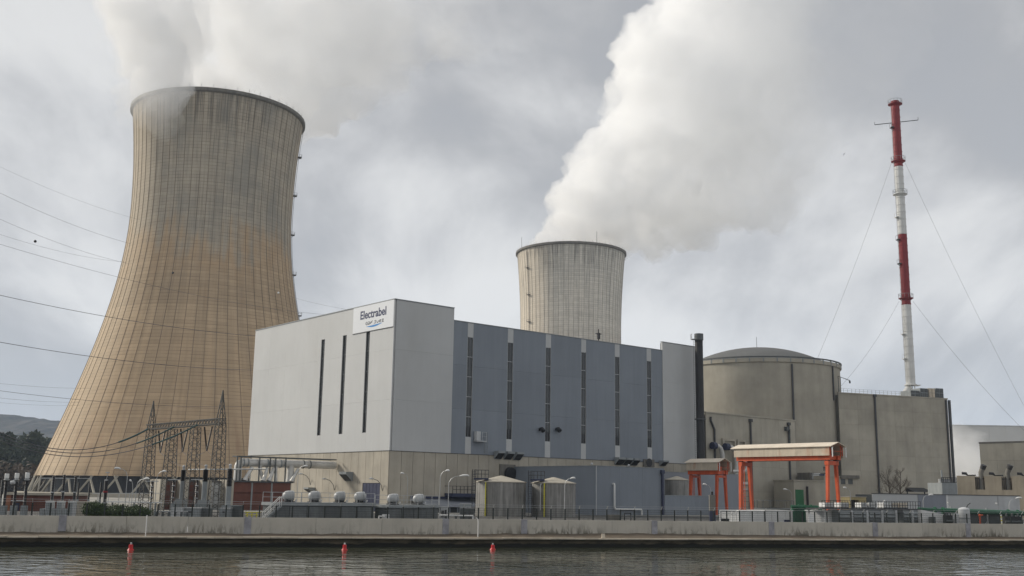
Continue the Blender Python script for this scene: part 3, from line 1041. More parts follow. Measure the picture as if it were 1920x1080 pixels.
# second line drawn in open strokes
STROKES = {
    'G': [[(.9, .85), (.3, 1), (0, .6), (0, .3), (.25, 0), (.8, 0), (.9, .45), (.45, .45)]],
    'D': [[(0, .9), (.5, .95), (.95, .55), (.7, .05), (0, 0), (.55, .6)]],
    'F': [[(-.15, 0), (.25, .9), (.95, 1)], [(.05, .5), (.7, .5)]],
    'S': [[(.9, .95), (.2, .9), (.75, .35), (.5, 0), (-.1, .05)]],
    'U': [[(0, .75), (.2, .05), (.6, .05), (.95, .75)]],
    'E': [[(.05, .4), (.75, .5), (.85, .85), (.35, .9), (0, .4), (.3, 0), (.85, .1)]],
    'Z': [[(.05, .9), (.85, .95), (.1, .05), (1, .1)]]}
st = MB()
yy = 9.05
for ch in 'GDF SUEZ':
    w = 0.82
    if ch == ' ':
        yy -= 0.35
        continue
    for path in STROKES[ch]:
        for p, q in zip(path[:-1], path[1:]):
            st.beam((-0.215, yy - p[0] * w * 0.85, 34.86 + p[1] * 0.5), (-0.215, yy - q[0] * w * 0.85, 34.86 + q[1] * 0.5), 0.10, 0.02, up=(1, 0, 0))
    yy -= w
st.build('lettering', INKG, sign)
sw = MB()
n = 24
for i in range(n + 1):
    f = i / n
    yv = 8.9 - f * 5.8
    sw.v += [(-0.212, yv, 34.50 + 0.22 * f), (-0.212, yv, 34.50 + 0.22 * f - 0.36 * sin(pi * min(1, f * 1.08)) ** 1.0)]
    if i: sw.f.append((2 * i - 2, 2 * i, 2 * i + 1, 2 * i - 1))
sw.build('swoosh', SWOOSH, sign)

# black flue beside the hall
p = at(1311.5, 700, 233.5)
ztop = at(1311, 626, 233.5).z
fl = thing('black_flue', 'tall black flue pipe against the right end of the turbine hall', 'chimney', (p.x, p.y, 0))
b = MB(); b.lathe([(0.92, G), (0.92, ztop * .35), (0.86, ztop * .36), (0.86, ztop - 1.4)], 20); b.build('pipe', SOOT, fl, smooth=True)
b = MB(); b.lathe([(0.86, ztop - 1.5), (1.0, ztop - 1.4), (1.0, ztop), (0.8, ztop), (0.8, ztop - 1.5)], 20); b.build('collar', GREY_D, fl)
b = MB()
b.box(-1.7, -0.8, ztop - 1.3, -0.85, 0.8, ztop - 1.2)
for yy in (-.8, 0, .8): b.beam((-1.7, yy, ztop - 1.2), (-1.7, yy, ztop - .1), 0.07)
for zz in (.5, 1.1): b.beam((-1.7, -.8, ztop - 1.2 + zz), (-1.7, .8, ztop - 1.2 + zz), 0.07)
b.build('landing', GREY_L, fl)
b = MB()
for sx in (-1.35, -1.0): b.beam((sx, -0.55, G), (sx, -0.55, ztop - 1.2), 0.05)
z = G
while z < ztop - 1.3:
    b.beam((-1.35, -.55, z), (-1.0, -.55, z), 0.04); z += 0.4
b.build('ladder', LATT, fl)
zr = at(1311, 786, 233.5).z
b = MB(); b.lathe([(0.95, zr - .12), (1.25, zr - .12), (1.25, zr + .12), (0.95, zr + .12)], 20, close=False); b.build('support_ring', GREY_D, fl)

# mast on the blue roof
s, z = RF(1135, 641)
am = thing('antenna_mast', 'short black mast with a crossarm on the blue turbine hall roof', 'antenna', loc_ab(s, 2.0, ZB), YAW)
b = MB(); b.beam((0, 0, -0.3), (0, 0, 3.0), 0.16); b.build('pole', BLACK, am)
b = MB(); b.beam((-0.9, 0, 1.95), (0.8, 0, 2.05), 0.14); b.box(-.3, -.2, .9, .3, .2, 2.2); b.build('crossarm', BLACK, am)

# ------------------------------------------------------------------ annex and low blue workshop
A0 = (15.01, 186.0)


def AF(px, py): return hit(px, py, A0, CA)
def AL(px, py): return hit(px, py, A0, CB)


ax = thing('annex', 'blue grey sheet clad annex in front of the turbine hall beside the tanks', 'industrial building', (A0[0], A0[1], 0), YAW)
AH = 9.92
la = AF(1245, 881)[0]
lb = AL(962, 877)[0]
b = MB(); b.box(0.2, 0.2, 0.5, la - 0.2, lb - .2, AH - 0.3); b.build('core_wall', GREY_D, ax)
for k in range(3):
    b = MB(); b.box(la * k / 3 + .01, 0, 0.6, la * (k + 1) / 3 - .01, 0.2, AH); b.build('cladding_panel', BLUE, ax)
    b = MB(); b.box(0, lb * k / 3 + .01 + (0.2 if k == 0 else 0), 0.6, 0.2, lb * (k + 1) / 3 - .01, AH); b.build('cladding_panel', BLUE, ax)
b = MB(); b.box(-.06, -.06, AH + .005, la + .06, .3, AH + .12); b.box(-.06, .3, AH + .005, .3, lb, AH + .12); b.box(.3, .3, AH - .3, la, lb, AH - .2); b.build('coping', GREY, ax)
b = MB(); b.box(-.05, -.05, .6, .10, -0.003, AH); b.build('corner_trim', GREY_L, ax)
x, z = AF(1149, 907)
zb = AF(1150, 955)[1]
x2 = AF(1199, 957)[0]
b = MB()
b.tube([(x, 0, z), (x, -0.35, z), (x, -0.4, z - .3), (x, -0.4, zb + .4), (x + .25, -0.4, zb + .05), (x2, -0.4, zb), (x2 + .15, -.4, zb - .2), (x2 + .15, -.4, G)], 0.17, 8)
b.build('white_pipe', WHITE_M, ax, smooth=True)
x, z = AF(1240, 884)
b = MB(); b.beam((x, -0.25, G), (x, -0.25, z), 0.34); b.box(x - .4, -.5, z - .4, x + .4, -.05, z + .25); b.build('downpipe', NAVY, ax)
for px, py in ((1111, 872), (1180, 875)):
    x, z = AF(px, py)
    b = MB(); b.ball((x, 0.15, AH + .35), 0.22, 8, 6); b.beam((x, .15, AH + .1), (x, .15, AH + .3), .08); b.build('roof_lamp', GREY_L, ax)

lw = thing('low_workshop', 'low blue grey building between the annex and the small orange crane', 'industrial building', (A0[0], A0[1], 0), YAW)
l2 = AF(1332, 931)[0]
zl = AF(1270, 929.5)[1]
b = MB(); b.box(la + .2, .2, .5, l2 - .2, 4, zl - .2); b.build('core_wall', GREY_D, lw)
for k in range(3):
    d = (l2 - la - .1)
    b = MB(); b.box(la + .1 + d * k / 3 + .01, 0, 0.6, la + .1 + d * (k + 1) / 3 - .01, 0.2, zl); b.build('cladding_panel', BLUE, lw)
b = MB(); b.box(la + .1, -.05, zl + .005, l2 + .05, .3, zl + .1); b.build('coping', GREY, lw)
b = MB(); b.box(l2 - .2, 0.2, .6, l2, 4, zl); b.build('end_panel', BLUE, lw)
x, z = AF(1331, 937)
b = MB(); b.tube([(x - .5, -.3, z), (x, -.35, z), (x + .1, -.35, z - .3), (x + .1, -.35, G)], 0.11, 6); b.build('white_pipe', WHITE_M, lw)
# rear blue building
B0 = at(1246, 900, 216)
rb = thing('rear_blue_building', 'blue grey building seen behind the small orange crane', 'industrial building', (B0.x, B0.y, 0), YAW)
zr = at(1246, 885, 216).z
l3 = hit(1384, 890, (B0.x, B0.y), CA)[0]
b = MB(); b.box(0.2, .2, .5, l3 - .2, 8, zr - .3); b.build('core_wall', GREY_D, rb)
for k in range(4):
    b = MB(); b.box(l3 * k / 4 + .01, 0, 0.6, l3 * (k + 1) / 4 - .01, 0.2, zr); b.build('cladding_panel', BLUE_L, rb)
b = MB(); b.box(0, -.05, zr + .005, l3, .3, zr + .1); b.build('coping', GREY, rb)

# ------------------------------------------------------------------ storage tanks


def make_tank(label, px0, px1, ptop, pcone, Y, yellow_px, plat=True):
    c = at((px0 + px1) / 2, ptop, Y)
    r = (px1 - px0) / 2 / F_PX * Y * 0.99
    zt = at((px0 + px1) / 2, ptop, Y - r).z
    zc = at((px0 + px1) / 2, pcone, Y).z
    t = thing('storage_tank', label, 'tank', (c.x, c.y, 0), 0, 'steel tanks with conical roofs')
    b = MB(); b.lathe([(r, G - .3), (r, zt)], 40, close=False); b.build('shell', TANKM, t, smooth=True)
    b = MB(); b.lathe([(r + .1, zt - .12), (r + .1, zt), (0.25, zc), (0.01, zc + .03)], 40, close=False); b.build('roof', TANKR, t)
    for hgt in (0.33, 0.66):
        b = MB(); z = G + (zt - G) * hgt; b.lathe([(r + .003, z - .03), (r + .02, z - .03), (r + .02, z + .03), (r + .003, z + .03)], 40, close=False); b.build('weld_band', TANKM, t)
    if yellow_px is not None:
        q = at(yellow_px, 940, Y - r * 0.8)
        dx = q.x - c.x
        dy = -sqrt(max(0.1, (r + .18) ** 2 - dx * dx))
        b = MB(); b.beam((dx, dy, G), (dx, dy, zt - .1), 0.36, 0.14)
        z = G + .4
        yl = b.build('ladder_guard', YELLOW, t)
        b = MB()
        while z < zt - .3:
            b.box(dx - .2, dy - .09, z, dx + .2, dy - .075, z + .05); z += 0.55
        b.build('rung', TRIM, yl)
    if plat:
        # landing with railing at the upper left and a caged ladder
        lx = -r * 0.93
        ly = -r * 0.55
        b = MB(); b.box(lx - .5, ly - 0.9, zt + .25, lx + 1.7, ly + .4, zt + .5); pf = b.build('landing', NAVY, t)
        b = MB()
        for xx in (lx - .5, lx + .05, lx + .6, lx + 1.15, lx + 1.7):
            for yy in (ly - .9, ly + .4): b.beam((xx, yy, zt + .5), (xx, yy, zt + 1.7), 0.06)
        for zz in (.6, 1.2):
            for yy in (ly - .9, ly + .4): b.beam((lx - .5, yy, zt + .5 + zz), (lx + 1.7, yy, zt + .5 + zz), 0.06)
            for xx in (lx - .5, lx + 1.7): b.beam((xx, ly - .9, zt + .5 + zz), (xx, ly + .4, zt + .5 + zz), 0.06)
        b.build('landing_rail', TRIM, pf)
        b = MB()
        for xx in (lx - .75, lx - .25): b.beam((xx, ly - .55, G), (xx, ly - .55, zt + 1.8), 0.09)
        b.build('ladder_stile', BLACK, t)
        b = MB()
        z = G + .3
        while z < zt + 1.6:
            b.beam((lx - .75, ly - .55, z), (lx - .25, ly - .55, z), .05); z += 0.35
        z = G + 2.2
        while z < zt + 1.7:
            b.beam((lx - .85, ly - 1.1, z), (lx - .15, ly - 1.1, z), .05)
            b.beam((lx - .85, ly - 1.1, z), (lx - .85, ly - .55, z), .05)
            z += 0.8
        for xx in (lx - .85, lx - .5): b.beam((xx, ly - 1.1, G + 2.2), (xx, ly - 1.1, zt + 1.6), .04)
        b.build('ladder_cage', TRIM, t)
        b = MB()
        q = r * 1.02
        a = radians(235)
        b.tube([(q * cos(a), q * sin(a), zt - .2), ((q + .2) * cos(a), (q + .2) * sin(a), zt - .5), ((q + .2) * cos(a), (q + .2) * sin(a), G + 1)], 0.09, 6)
        b.build('vent_pipe', GREY_L, t)
    return t


make_tank('grey steel tank with pale cone roof and yellow ladder, the left one of the two', 893, 986, 903, 892, 167, 910)
make_tank('grey steel tank standing right beside the blue annex, with yellow ladder and pale roof', 997, 1079, 905, 895, 168, 1020)
make_tank('small grey tank with pale cone roof behind the low blue building', 1247, 1291, 899, 893, 203, None, False)


# ------------------------------------------------------------------ reactor building and its blocks
RC = at(1420, 690, 290)
RR = 147 / F_PX * 290 * 1.012
ZR = 40.0
re = thing('reactor_building', 'round concrete reactor building with a low grey dome', 'industrial building', (RC.x, RC.y, 0))
b = MB(); b.lathe([(RR, G - 1), (RR, ZR - 1.2)], 96, close=False); b.build('wall', CONC_R, re, smooth=True)
b = MB(); b.lathe([(RR + .02, ZR - 1.2), (RR + .35, ZR - 1.0), (RR + .35, ZR - .1), (RR - .6, ZR - .1), (RR - .6, ZR - 1.2)], 96, close=False); b.build('parapet', CONC_R, re, smooth=True)
b = MB(); b.lathe([(RR + .15, ZR + .1), (RR + .5, ZR + .1), (RR + .5, ZR + .42), (RR + .15, ZR + .42), (RR + .15, ZR + .1)], 96, close=False); b.build('ring_duct', GREY_D, re, smooth=True)
b = MB(); b.box(-.15, -.15, -.9, .22, .15, .23)
src = None
for k in range(40):
    a = 2 * pi * k / 40
    loc = ((RR + .2) * cos(a), (RR + .2) * sin(a), ZR - .12)
    if src is None: src = b.build('duct_bracket', GREY, re, loc=loc, rz=a)
    else: inst(src, re, loc, a)
zd = at(1420, 653.5, 290).z
RD = RR - 1.0
hd = zd - (ZR - .6)
Rs = (RD * RD + hd * hd) / (2 * hd)
pr = []
for i in range(15):
    r = RD * (1 - i / 14)
    pr.append((max(r, 0.01), zd - Rs + sqrt(Rs * Rs - r * r)))
b = MB(); b.lathe(pr, 80, close=False); b.build('dome', DOME, re, smooth=True)
b = MB(); b.tube([(0, 0, zd - .2), (0, 0, zd + 3.2)], .06, 5); b.build('lightning_rod', GREY_D, re)


def pipe_on_cyl(px, z0, z1, w=.28):
    d = ray(px, 800)
    # first hit of the ray (seen from above) with the wall
    ux, uy = d.x, d.y
    n = sqrt(ux * ux + uy * uy); ux /= n; uy /= n
    bb = -(ux * RC.x + uy * RC.y)
    cc = RC.x ** 2 + RC.y ** 2 - (RR + .2) ** 2
    t = -bb - sqrt(max(0, bb * bb - cc))
    return (ux * t - RC.x, uy * t - RC.y)


x, y = pipe_on_cyl(1489, 0, 0)
b = MB(); b.tube([(x, y, G), (x, y, ZR - 1.5)], .26, 8); b.build('downpipe', TRIM, re)
x, y = pipe_on_cyl(1566, 0, 0)
b = MB(); b.tube([(x, y, 30), (x, y, ZR - 1.0)], .22, 8); b.build('downpipe', TRIM, re)

# block in front of the reactor, square with the turbine hall
FB = (44.06, 240.0)


def FF(px, py): return hit(px, py, FB, CA)


fb = thing('concrete_block', 'grey concrete block in front of the round reactor building', 'industrial building', (FB[0], FB[1], 0), YAW)
LB, HB = 33.8, 23.55
b = MB(); b.box(.2, .2, .5, LB - .2, 24, HB - .3); b.build('core_wall', CONC_D, fb)
nx, nz = 5, 4
for i in range(nx):
    for k in range(nz):
        b = MB(); b.box(LB * i / nx + .015, 0, .5 + (HB - .5) * k / nz + .012, LB * (i + 1) / nx - .015, .2, .5 + (HB - .5) * (k + 1) / nz - .012); b.build('concrete_panel', CONC_R, fb)
for k in range(3):
    b = MB(); b.box(LB - .2, .2 + 8 * k + .01, .5, LB, .2 + 8 * (k + 1) - .01, HB); b.build('concrete_panel', CONC_R, fb)
b = MB(); b.box(-.1, -.15, HB + .005, LB + .1, .5, HB + .3); b.box(LB - .5, .5, HB + .005, LB + .1, 24, HB + .3); b.build('coping', CONC_R, fb)
for px, py in ((1405.5, 786), (1477, 795)):
    s, z = FF(px, py)
    b = MB(); b.tube([(s, -.25, G), (s, -.25, HB - 1.0)], .24, 8); b.box(s - .45, -.6, HB - 1.2, s + .45, -.02, HB - .5); b.build('downpipe', TRIM, fb)
s, z = FF(1331, 782); s2, _ = FF(1338, 800)
b = MB(); b.tube([(s, -.25, HB - .8), (s, -.25, HB - 1.6), (s2, -.25, HB - 3.6), (s2, -.25, G)], .24, 8); b.build('downpipe', TRIM, fb)
# doorway frames and the two bent exhaust pipes with navy drums
for p0, p1, y0 in ((1352, 1377, 822), (1380, 1396, 824)):
    s0, z0 = FF(p0, y0); s1, _ = FF(p1, y0)
    b = MB(); b.box(s0, -.5, z0 - .5, s1, -.02, z0); b.box(s0, -.5, 8, s0 + .7, -.02, z0 - .5); b.box(s1 - .5, -.5, 8, s1, -.02, z0 - .5); b.build('portal_frame', CONC, fb)
for p0, p1, y0 in ((1332, 1347, 836), (1356, 1372, 838)):
    s0, z0 = FF(p0, y0); s1, _ = FF(p1, y0)
    b = MB(); b.tube([(s0, -1.2, z0), (s0 + .4 * (s1 - s0), -1.2, z0), (s0 + .75 * (s1 - s0), -1.2, z0 - .5), (s1 - .2, -1.2, z0 - 1.6), (s1 - .2, -1.2, G)], .52, 12)
    pp = b.build('exhaust_pipe', LAGG, fb, smooth=True)
    b = MB(); b.tube([(s0 - .9, -1.2, z0), (s0 + .3, -1.2, z0)], .8, 14); b.build('drum', NAVY, pp)
s, z = FF(1473, 808)
b = MB(); b.tube([(s + .3, -.3, z + .4), (s + .6, -.8, z + .3), (s + .9, -.5, z - .6), (s + .9, -.4, z - 5)], .2, 8); b.box(s - .6, -.8, z, s + .1, -.1, z + 1.0); b.build('wall_horn', GREY_D, fb)
# pipework between the cranes
pw = thing('pipe_rack', 'pale pipe bends and ladders between the two orange cranes', 'pipework', at(1392, 955, 205).xy.to_3d() + Vector((0, 0, G)))
b = MB()
zz = [at(1392, y, 205).z - G for y in (882, 907, 918)]
b.tube([(-1.6, 0, zz[0] - .2), (.6, 0, zz[0] - .2), (1.0, 0, zz[0] + .2), (1.0, 0, zz[0] + 2.0)], .32, 10)
b.tube([(-.4, .3, zz[1]), (1.6, .3, zz[1])], .32, 10); b.tube([(-.4, .3, zz[2]), (1.6, .3, zz[2])], .18, 8)
b.build('pipe', LAGG, pw, smooth=True)
b = MB()
for xx in (.2, 1.3): b.beam((xx, 0, 0), (xx, 0, zz[0] + 2.5), .16)
for i in range(9): b.beam((.2, 0, .6 + i), (1.3, 0, .6 + i), .08)
b.build('rack_frame', LATT, pw)

# auxiliary block with the stack
AB = (85.01, 275.0)
AD = Vector((117.94 - 85.01, 12.0)).normalized()
AYAW = atan2(AD.y, AD.x)


def BF(px, py): return hit(px, py, AB, AD)


ab = thing('auxiliary_block', 'big grey concrete block under the red and white stack', 'industrial building', (AB[0], AB[1], 0), AYAW)
LA, HA = BF(1776, 749)[0], 31.8
b = MB(); b.box(.2, .2, .5, LA - .2, 30, HA - .3); b.build('core_wall', CONC_D, ab)
nx, nz = 6, 8
for i in range(nx):
    for k in range(nz):
        b = MB(); b.box(LA * i / nx + .012, 0, .5 + (HA - .5) * k / nz + .010, LA * (i + 1) / nx - .012, .2, .5 + (HA - .5) * (k + 1) / nz - .010); b.build('concrete_panel', CONC_R, ab)
b = MB(); b.box(LA - .2, .2, .5, LA, 30, HA); b.build('end_wall', CONC_R, ab)
b = MB(); b.box(-.1, -.12, HA + .005, LA + .12, .5, HA + .35); b.box(LA - .5, .5, HA + .005, LA + .12, 30, HA + .35); b.box(.2, .5, HA - .3, LA - .5, 30, HA - .2); b.build('coping', CONC_R, ab)
s = BF(1639, 745)[0]
b = MB(); b.tube([(s, -.25, G), (s, -.25, HA)], .26, 8); b.box(s - .4, -.55, HA - .4, s + .4, -.13, HA + .3); b.build('downpipe', TRIM, ab)
b = MB(); b.beam((LA + .3, -.35, 8), (LA + .3, -.35, HA - .2), .55); b.beam((LA - .7, -.25, 8), (LA - .7, -.25, HA - .2), .3); b.build('downpipe', TRIM, ab)
for i in range(9):
    pass
rl = MB()
for i in range(24):
    xx = .5 + (LA - 6) * i / 23
    rl.beam((xx, .2, HA + .35), (xx, .2, HA + 1.4), .05)
for zz in (.9, 1.4): rl.beam((.5, .2, HA + zz), (LA - 5.5, .2, HA + zz), .045)
rl.build('roof_rail', GREY, ab)
# davit at the join with the cylinder
b = MB(); b.tube([(.6, .6, HA), (.6, .6, HA + 4.6), (3.2, .6, HA + 3.9), (4.2, .6, HA + 3.6)], .1, 5); b.beam((4.2, .6, HA + 3.6), (4.2, .6, HA + 2.9), .3); b.beam((1.3, .6, HA), (1.3, .6, HA + 4.3), .1); b.build('davit', GREY_D, ab)
# air handling units on the roof
for n_, (p0, p1, y0, mm) in enumerate(((1711, 1728, 732, GREY_D), (1729, 1744, 728, GREY_D), (1745, 1757, 728, CREAM), (1758, 1773, 728, GREY_D))):
    s0 = BF(p0, 745)[0]; s1 = BF(p1, 745)[0]
    zt = BF(p1, y0)[1]
    u = thing('air_handling_unit', ('dark louvred air unit nearest the red and white stack on the roof', 'second dark louvred air unit on the roof edge by the stack', 'pale cream air unit between dark ones on the roof', 'rightmost dark louvred air unit on the roof corner')[n_], 'air unit', (AB[0] + AD.x * s0, AB[1] + AD.y * s0, HA + .36), AYAW, 'air units on the concrete block roof')
    w = s1 - s0 - .1
    h = zt - HA - .4
    b = MB(); b.box(0, .6, 0, w, 4.6, h); b.build('casing', CONC if mm is CREAM else GREY, u)
    for r_ in range(2):
        for c_ in range(2):
            q = MB(); q.box(w * c_ / 2 + .12, .52, h * r_ / 2 + .1, w * (c_ + 1) / 2 - .08, .598, h * (r_ + 1) / 2 - .08); q.build('louvre', mm, u)

# low blocks at the foot
def small_block(name, label, p0, p1, ptop, Y, depth, m, yaw_d=AD, zlow=G - .3, cat='industrial building'):
    o = at(p0, ptop, Y)
    L = hit(p1, ptop, (o.x, o.y), yaw_d)[0]
    t = thing(name, label, cat, (o.x, o.y, 0), atan2(yaw_d[1], yaw_d[0]))
    return t, L, o.z, (lambda px, py: hit(px, py, (o.x, o.y), yaw_d))


t, L, zt, fn = small_block('door_block', 'low concrete block with a tall green door below the reactor', 1488, 1556, 902, 246, 6, CONC_R)
b = MB(); b.box(0, 0, G - .3, L, 8, zt); b.build('wall', CONC_R, t)
b = MB(); b.box(-.15, -.15, zt + .003, L + .15, 8, zt + .3); b.build('roof_slab', CONC_R, t)
s0, z0 = fn(1491, 918); s1, _ = fn(1506, 918)
b = MB(); b.box(s0, -.12, G, s1, -.004, z0); b.build('door', GREEN_D, t)
s0, z0 = fn(1512.5, 912)
b = MB(); b.tube([(s0, -.2, G), (s0, -.2, z0)], .25, 8); b.build('downpipe', PORC, t)
t, L, zt, fn = small_block('window_block', 'concrete block with two small dark windows behind the big crane', 1545, 1628, 892, 252, 6, CONC_R)
b = MB(); b.box(0, 0, G - .3, L, 12, zt); b.build('wall', CONC_R, t)
s1, _ = fn(1609, 892)
s0, _ = fn(1575, 892)
b = MB(); b.box(s0, -.5, zt - .5, s1, -.004, zt + .25); b.build('lintel', CONC_D, t)
for p0, p1 in ((1576.5, 1585), (1590, 1599)):
    s0, z0 = fn(p0, 898); s1, z1 = fn(p1, 908)
    b = MB(); b.box(s0, -.06, z1, s1, -.004, z0); b.build('window', GREY_D, t)
    wdw = MB(); wdw.box(s0 - .1, -.12, z1 - .12, s1 + .1, -.004, z1 - .02); wdw.build('sill', CONC, t)
t, L, zt, fn = small_block('roof_plant', 'grey fan box and blue sheet in the recess above the green door block', 1518, 1552, 886, 256, 5, CONC_D)
b = MB(); b.box(0, 0, G, L, 5, zt); b.build('casing', CONC_D, t)
for p0, p1, mm in ((1522, 1534, GREY_L), (1535, 1544, NAVY), (1546, 1551, GREY_L)):
    s0, z0 = fn(p0, 889); s1, z1 = fn(p1, 899)
    b = MB(); b.box(s0, -.5, z1, s1, -.01, z0); b.build('fan_box', mm, t)
b = MB(); s0, z0 = fn(1523, 887); s1, z1 = fn(1534, 888.5); b.box(s0, -.8, z1, s1, -.02, z0); b.build('white_cover', WHITE_M, t)

# guyed stack
SB = at(1708, 725, 300)
SX, SY = SB.x, SB.y
stk = thing('stack', 'tall slender red and white banded stack held by guy wires', 'chimney', (SX, SY, 0))


def SZ(py):
    # height on the stack axis seen at row py
    lo, hi = 20.0, 160.0
    for _ in range(40):
        m_ = (lo + hi) / 2
        d = Vector((SX, SY, m_ - EYE))
        y_ = 540 - F_PX * d.dot(UP) / d.dot(FW)
        if y_ > py: lo = m_
        else: hi = m_
    return lo


def SR(z): return 1.19 + (SZ(190) - z) * 0.0012


for y0, y1, mm, nm in ((313, 190, RED, 'red_band'), (440, 313, WHITE_P, 'white_band'), (572, 440, RED, 'red_band'), (722, 572, WHITE_P, 'white_band')):
    z0, z1 = SZ(y0), SZ(y1)
    b = MB(); b.lathe([(SR(z0), z0), (SR(z1), z1)], 24); sec = b.build(nm, mm, stk, smooth=True)
    k = z0 + .2
    while k < z1 - .5:
        b = MB(); b.lathe([(SR(k), k), (SR(k) + .09, k), (SR(k) + .09, k + .16), (SR(k), k + .16)], 24, close=False); b.build('flange', mm, sec)
        k += 2.15
for py in (196, 303, 365, 560):
    z = SZ(py)
    mm = WHITE_P if py == 365 else RED
    b = MB(); b.lathe([(1.2, z - .6), (1.9, z), (2.05, z), (2.05, z + .12), (1.2, z + .12)], 24, close=False)
    col = b.build('collar', mm, stk)
    b = MB()
    for k in range(12):
        a = 2 * pi * k / 12
        b.beam((2.0 * cos(a), 2.0 * sin(a), z), (2.0 * cos(a), 2.0 * sin(a), z + 1.3), .06)
    b.lathe([(1.97, z + 1.25), (2.05, z + 1.25), (2.05, z + 1.33), (1.97, z + 1.33)], 24, close=False)
    b.build('collar_rail', GREY, col)
for py, mm in ((240, RED), (408, WHITE_P), (450, RED), (495, RED), (627, WHITE_P), (673, WHITE_P)):
    z = SZ(py)
    b = MB(); b.box(-1.9, -1.2, z - .1, -1.1, .4, z + .1); b.beam((-1.9, -.4, z - .1), (-1.2, -.4, z - 1.0), .12); b.beam((-1.85, -1.2, z), (-1.85, -1.2, z + 1.2), .06); b.beam((-1.85, .4, z), (-1.85, .4, z + 1.2), .06); b.beam((-1.85, -1.2, z + 1.2), (-1.85, .4, z + 1.2), .06)
    b.build('landing', mm if mm is WHITE_P else GREY_D, stk)
b = MB()
for yy in (-.55, -.1): b.beam((-1.5, yy, SZ(715)), (-1.5, yy, SZ(200)), .06)
z = SZ(715)
while z < SZ(200):
    b.beam((-1.5, -.55, z), (-1.5, -.1, z), .05); z += .5
b.build('ladder', GREY_L, stk)
z = SZ(231)
b = MB(); b.beam((-6.4, 0, z - .6), (6.6, 0, z + 1.1), .13, .2); b.beam((-6.4, 0, z - .6), (-6.4, 0, z + .3), .1); b.beam((6.6, 0, z + 1.1), (6.6, 0, z + 2.0), .1); b.build('crossarm', GREY_D, stk)
z = SZ(722)
b = MB(); b.lathe([(1.2, z), (1.75, z - .2), (1.75, z + .15), (1.2, z + .3)], 20); b.box(.5, -1.2, z - .2, 2.4, 1.2, z); b.build('base_ring', WHITE_P, stk)
b = MB(); b.tube([(-4.4, 0, HA - .2), (-2.2, 0, HA + 1.7), (-.4, 0, z - .6)], [1.15, 1.15, 1.0], 16); b.build('inlet_duct', WHITE_P, stk, smooth=True)
for xx, yy in ((-.4, -1.0), (.6, -1.0), (.6, 1.0)):
    b = MB(); b.beam((xx, yy, HA - .3), (xx * 1.2, yy, z), .2); b.build('support_leg', WHITE_P, stk)
# guy wires
zu, zl_ = SZ(305), SZ(565)
W = mat('wire', (0.10, 0.10, 0.105), 0.6)
for n_, (z, q, lab) in enumerate(((zu, at(1525, 690, 310), 'upper left guy wire of the red and white stack'), (zl_, at(1573, 728, 290), 'lower left guy wire of the red and white stack'),
                                  (zu, at(1935, 790, 300), 'upper right guy wire of the red and white stack'), (zl_, at(1935, 822, 290), 'lower right guy wire of the red and white stack'))):
    p = Vector((SX + (2.0 if n_ > 1 else -2.0), SY, z))
    b = MB()
    pts = []
    for i in range(13):
        f = i / 12
        c = p.lerp(q, f)
        c.z -= 4 * f * (1 - f) * 1.6
        pts.append(c)
    b.tube(pts, .03, 4)
    tag(b.build('guy_wire', W), 'thin ' + lab, 'wire', 'guy wires of the stack')

# ------------------------------------------------------------------ far right
t, L, zt, fn = small_block('far_hall', 'pale far hall beyond the concrete block at the right edge', 1760, 2010, 798, 450, 30, HALLM, (1.0, 0.0))
b = MB(); b.box(0, .3, G, L, 40, zt); b.build('core_wall', GREY_D, t)
for k in range(8):
    b = MB(); b.box(L * k / 8 + .02, 0, G, L * (k + 1) / 8 - .02, .3, zt); b.build('cladding_panel', HALLM, t)
b = MB(); b.box(0, -.15, zt + .01, L, .4, zt + .5); b.build('coping', GREY_L, t)
t, L, zt, fn = small_block('far_concrete_building', 'flat roofed grey concrete building at the right edge of the plant', 1836, 2000, 832, 330, 20, CONC_R, (0.643, -0.766))
b = MB(); b.box(0, .2, G, L, 25, zt - .2); b.build('core_wall', CONC_D, t)
for i in range(5):
    for k in range(4):
        b = MB(); b.box(L * i / 5 + .02, 0, G + (zt - G) * k / 4 + .02, L * (i + 1) / 5 - .02, .2, G + (zt - G) * (k + 1) / 4 - .02); b.build('concrete_panel', CONC_R, t)
b = MB(); b.box(-.1, -.1, zt + .005, L, .4, zt + .5); b.build('coping', CONC_D, t)
b = MB(); b.box(0, .2, G, .2, 25, zt); b.build('end_wall', CONC_R, t)
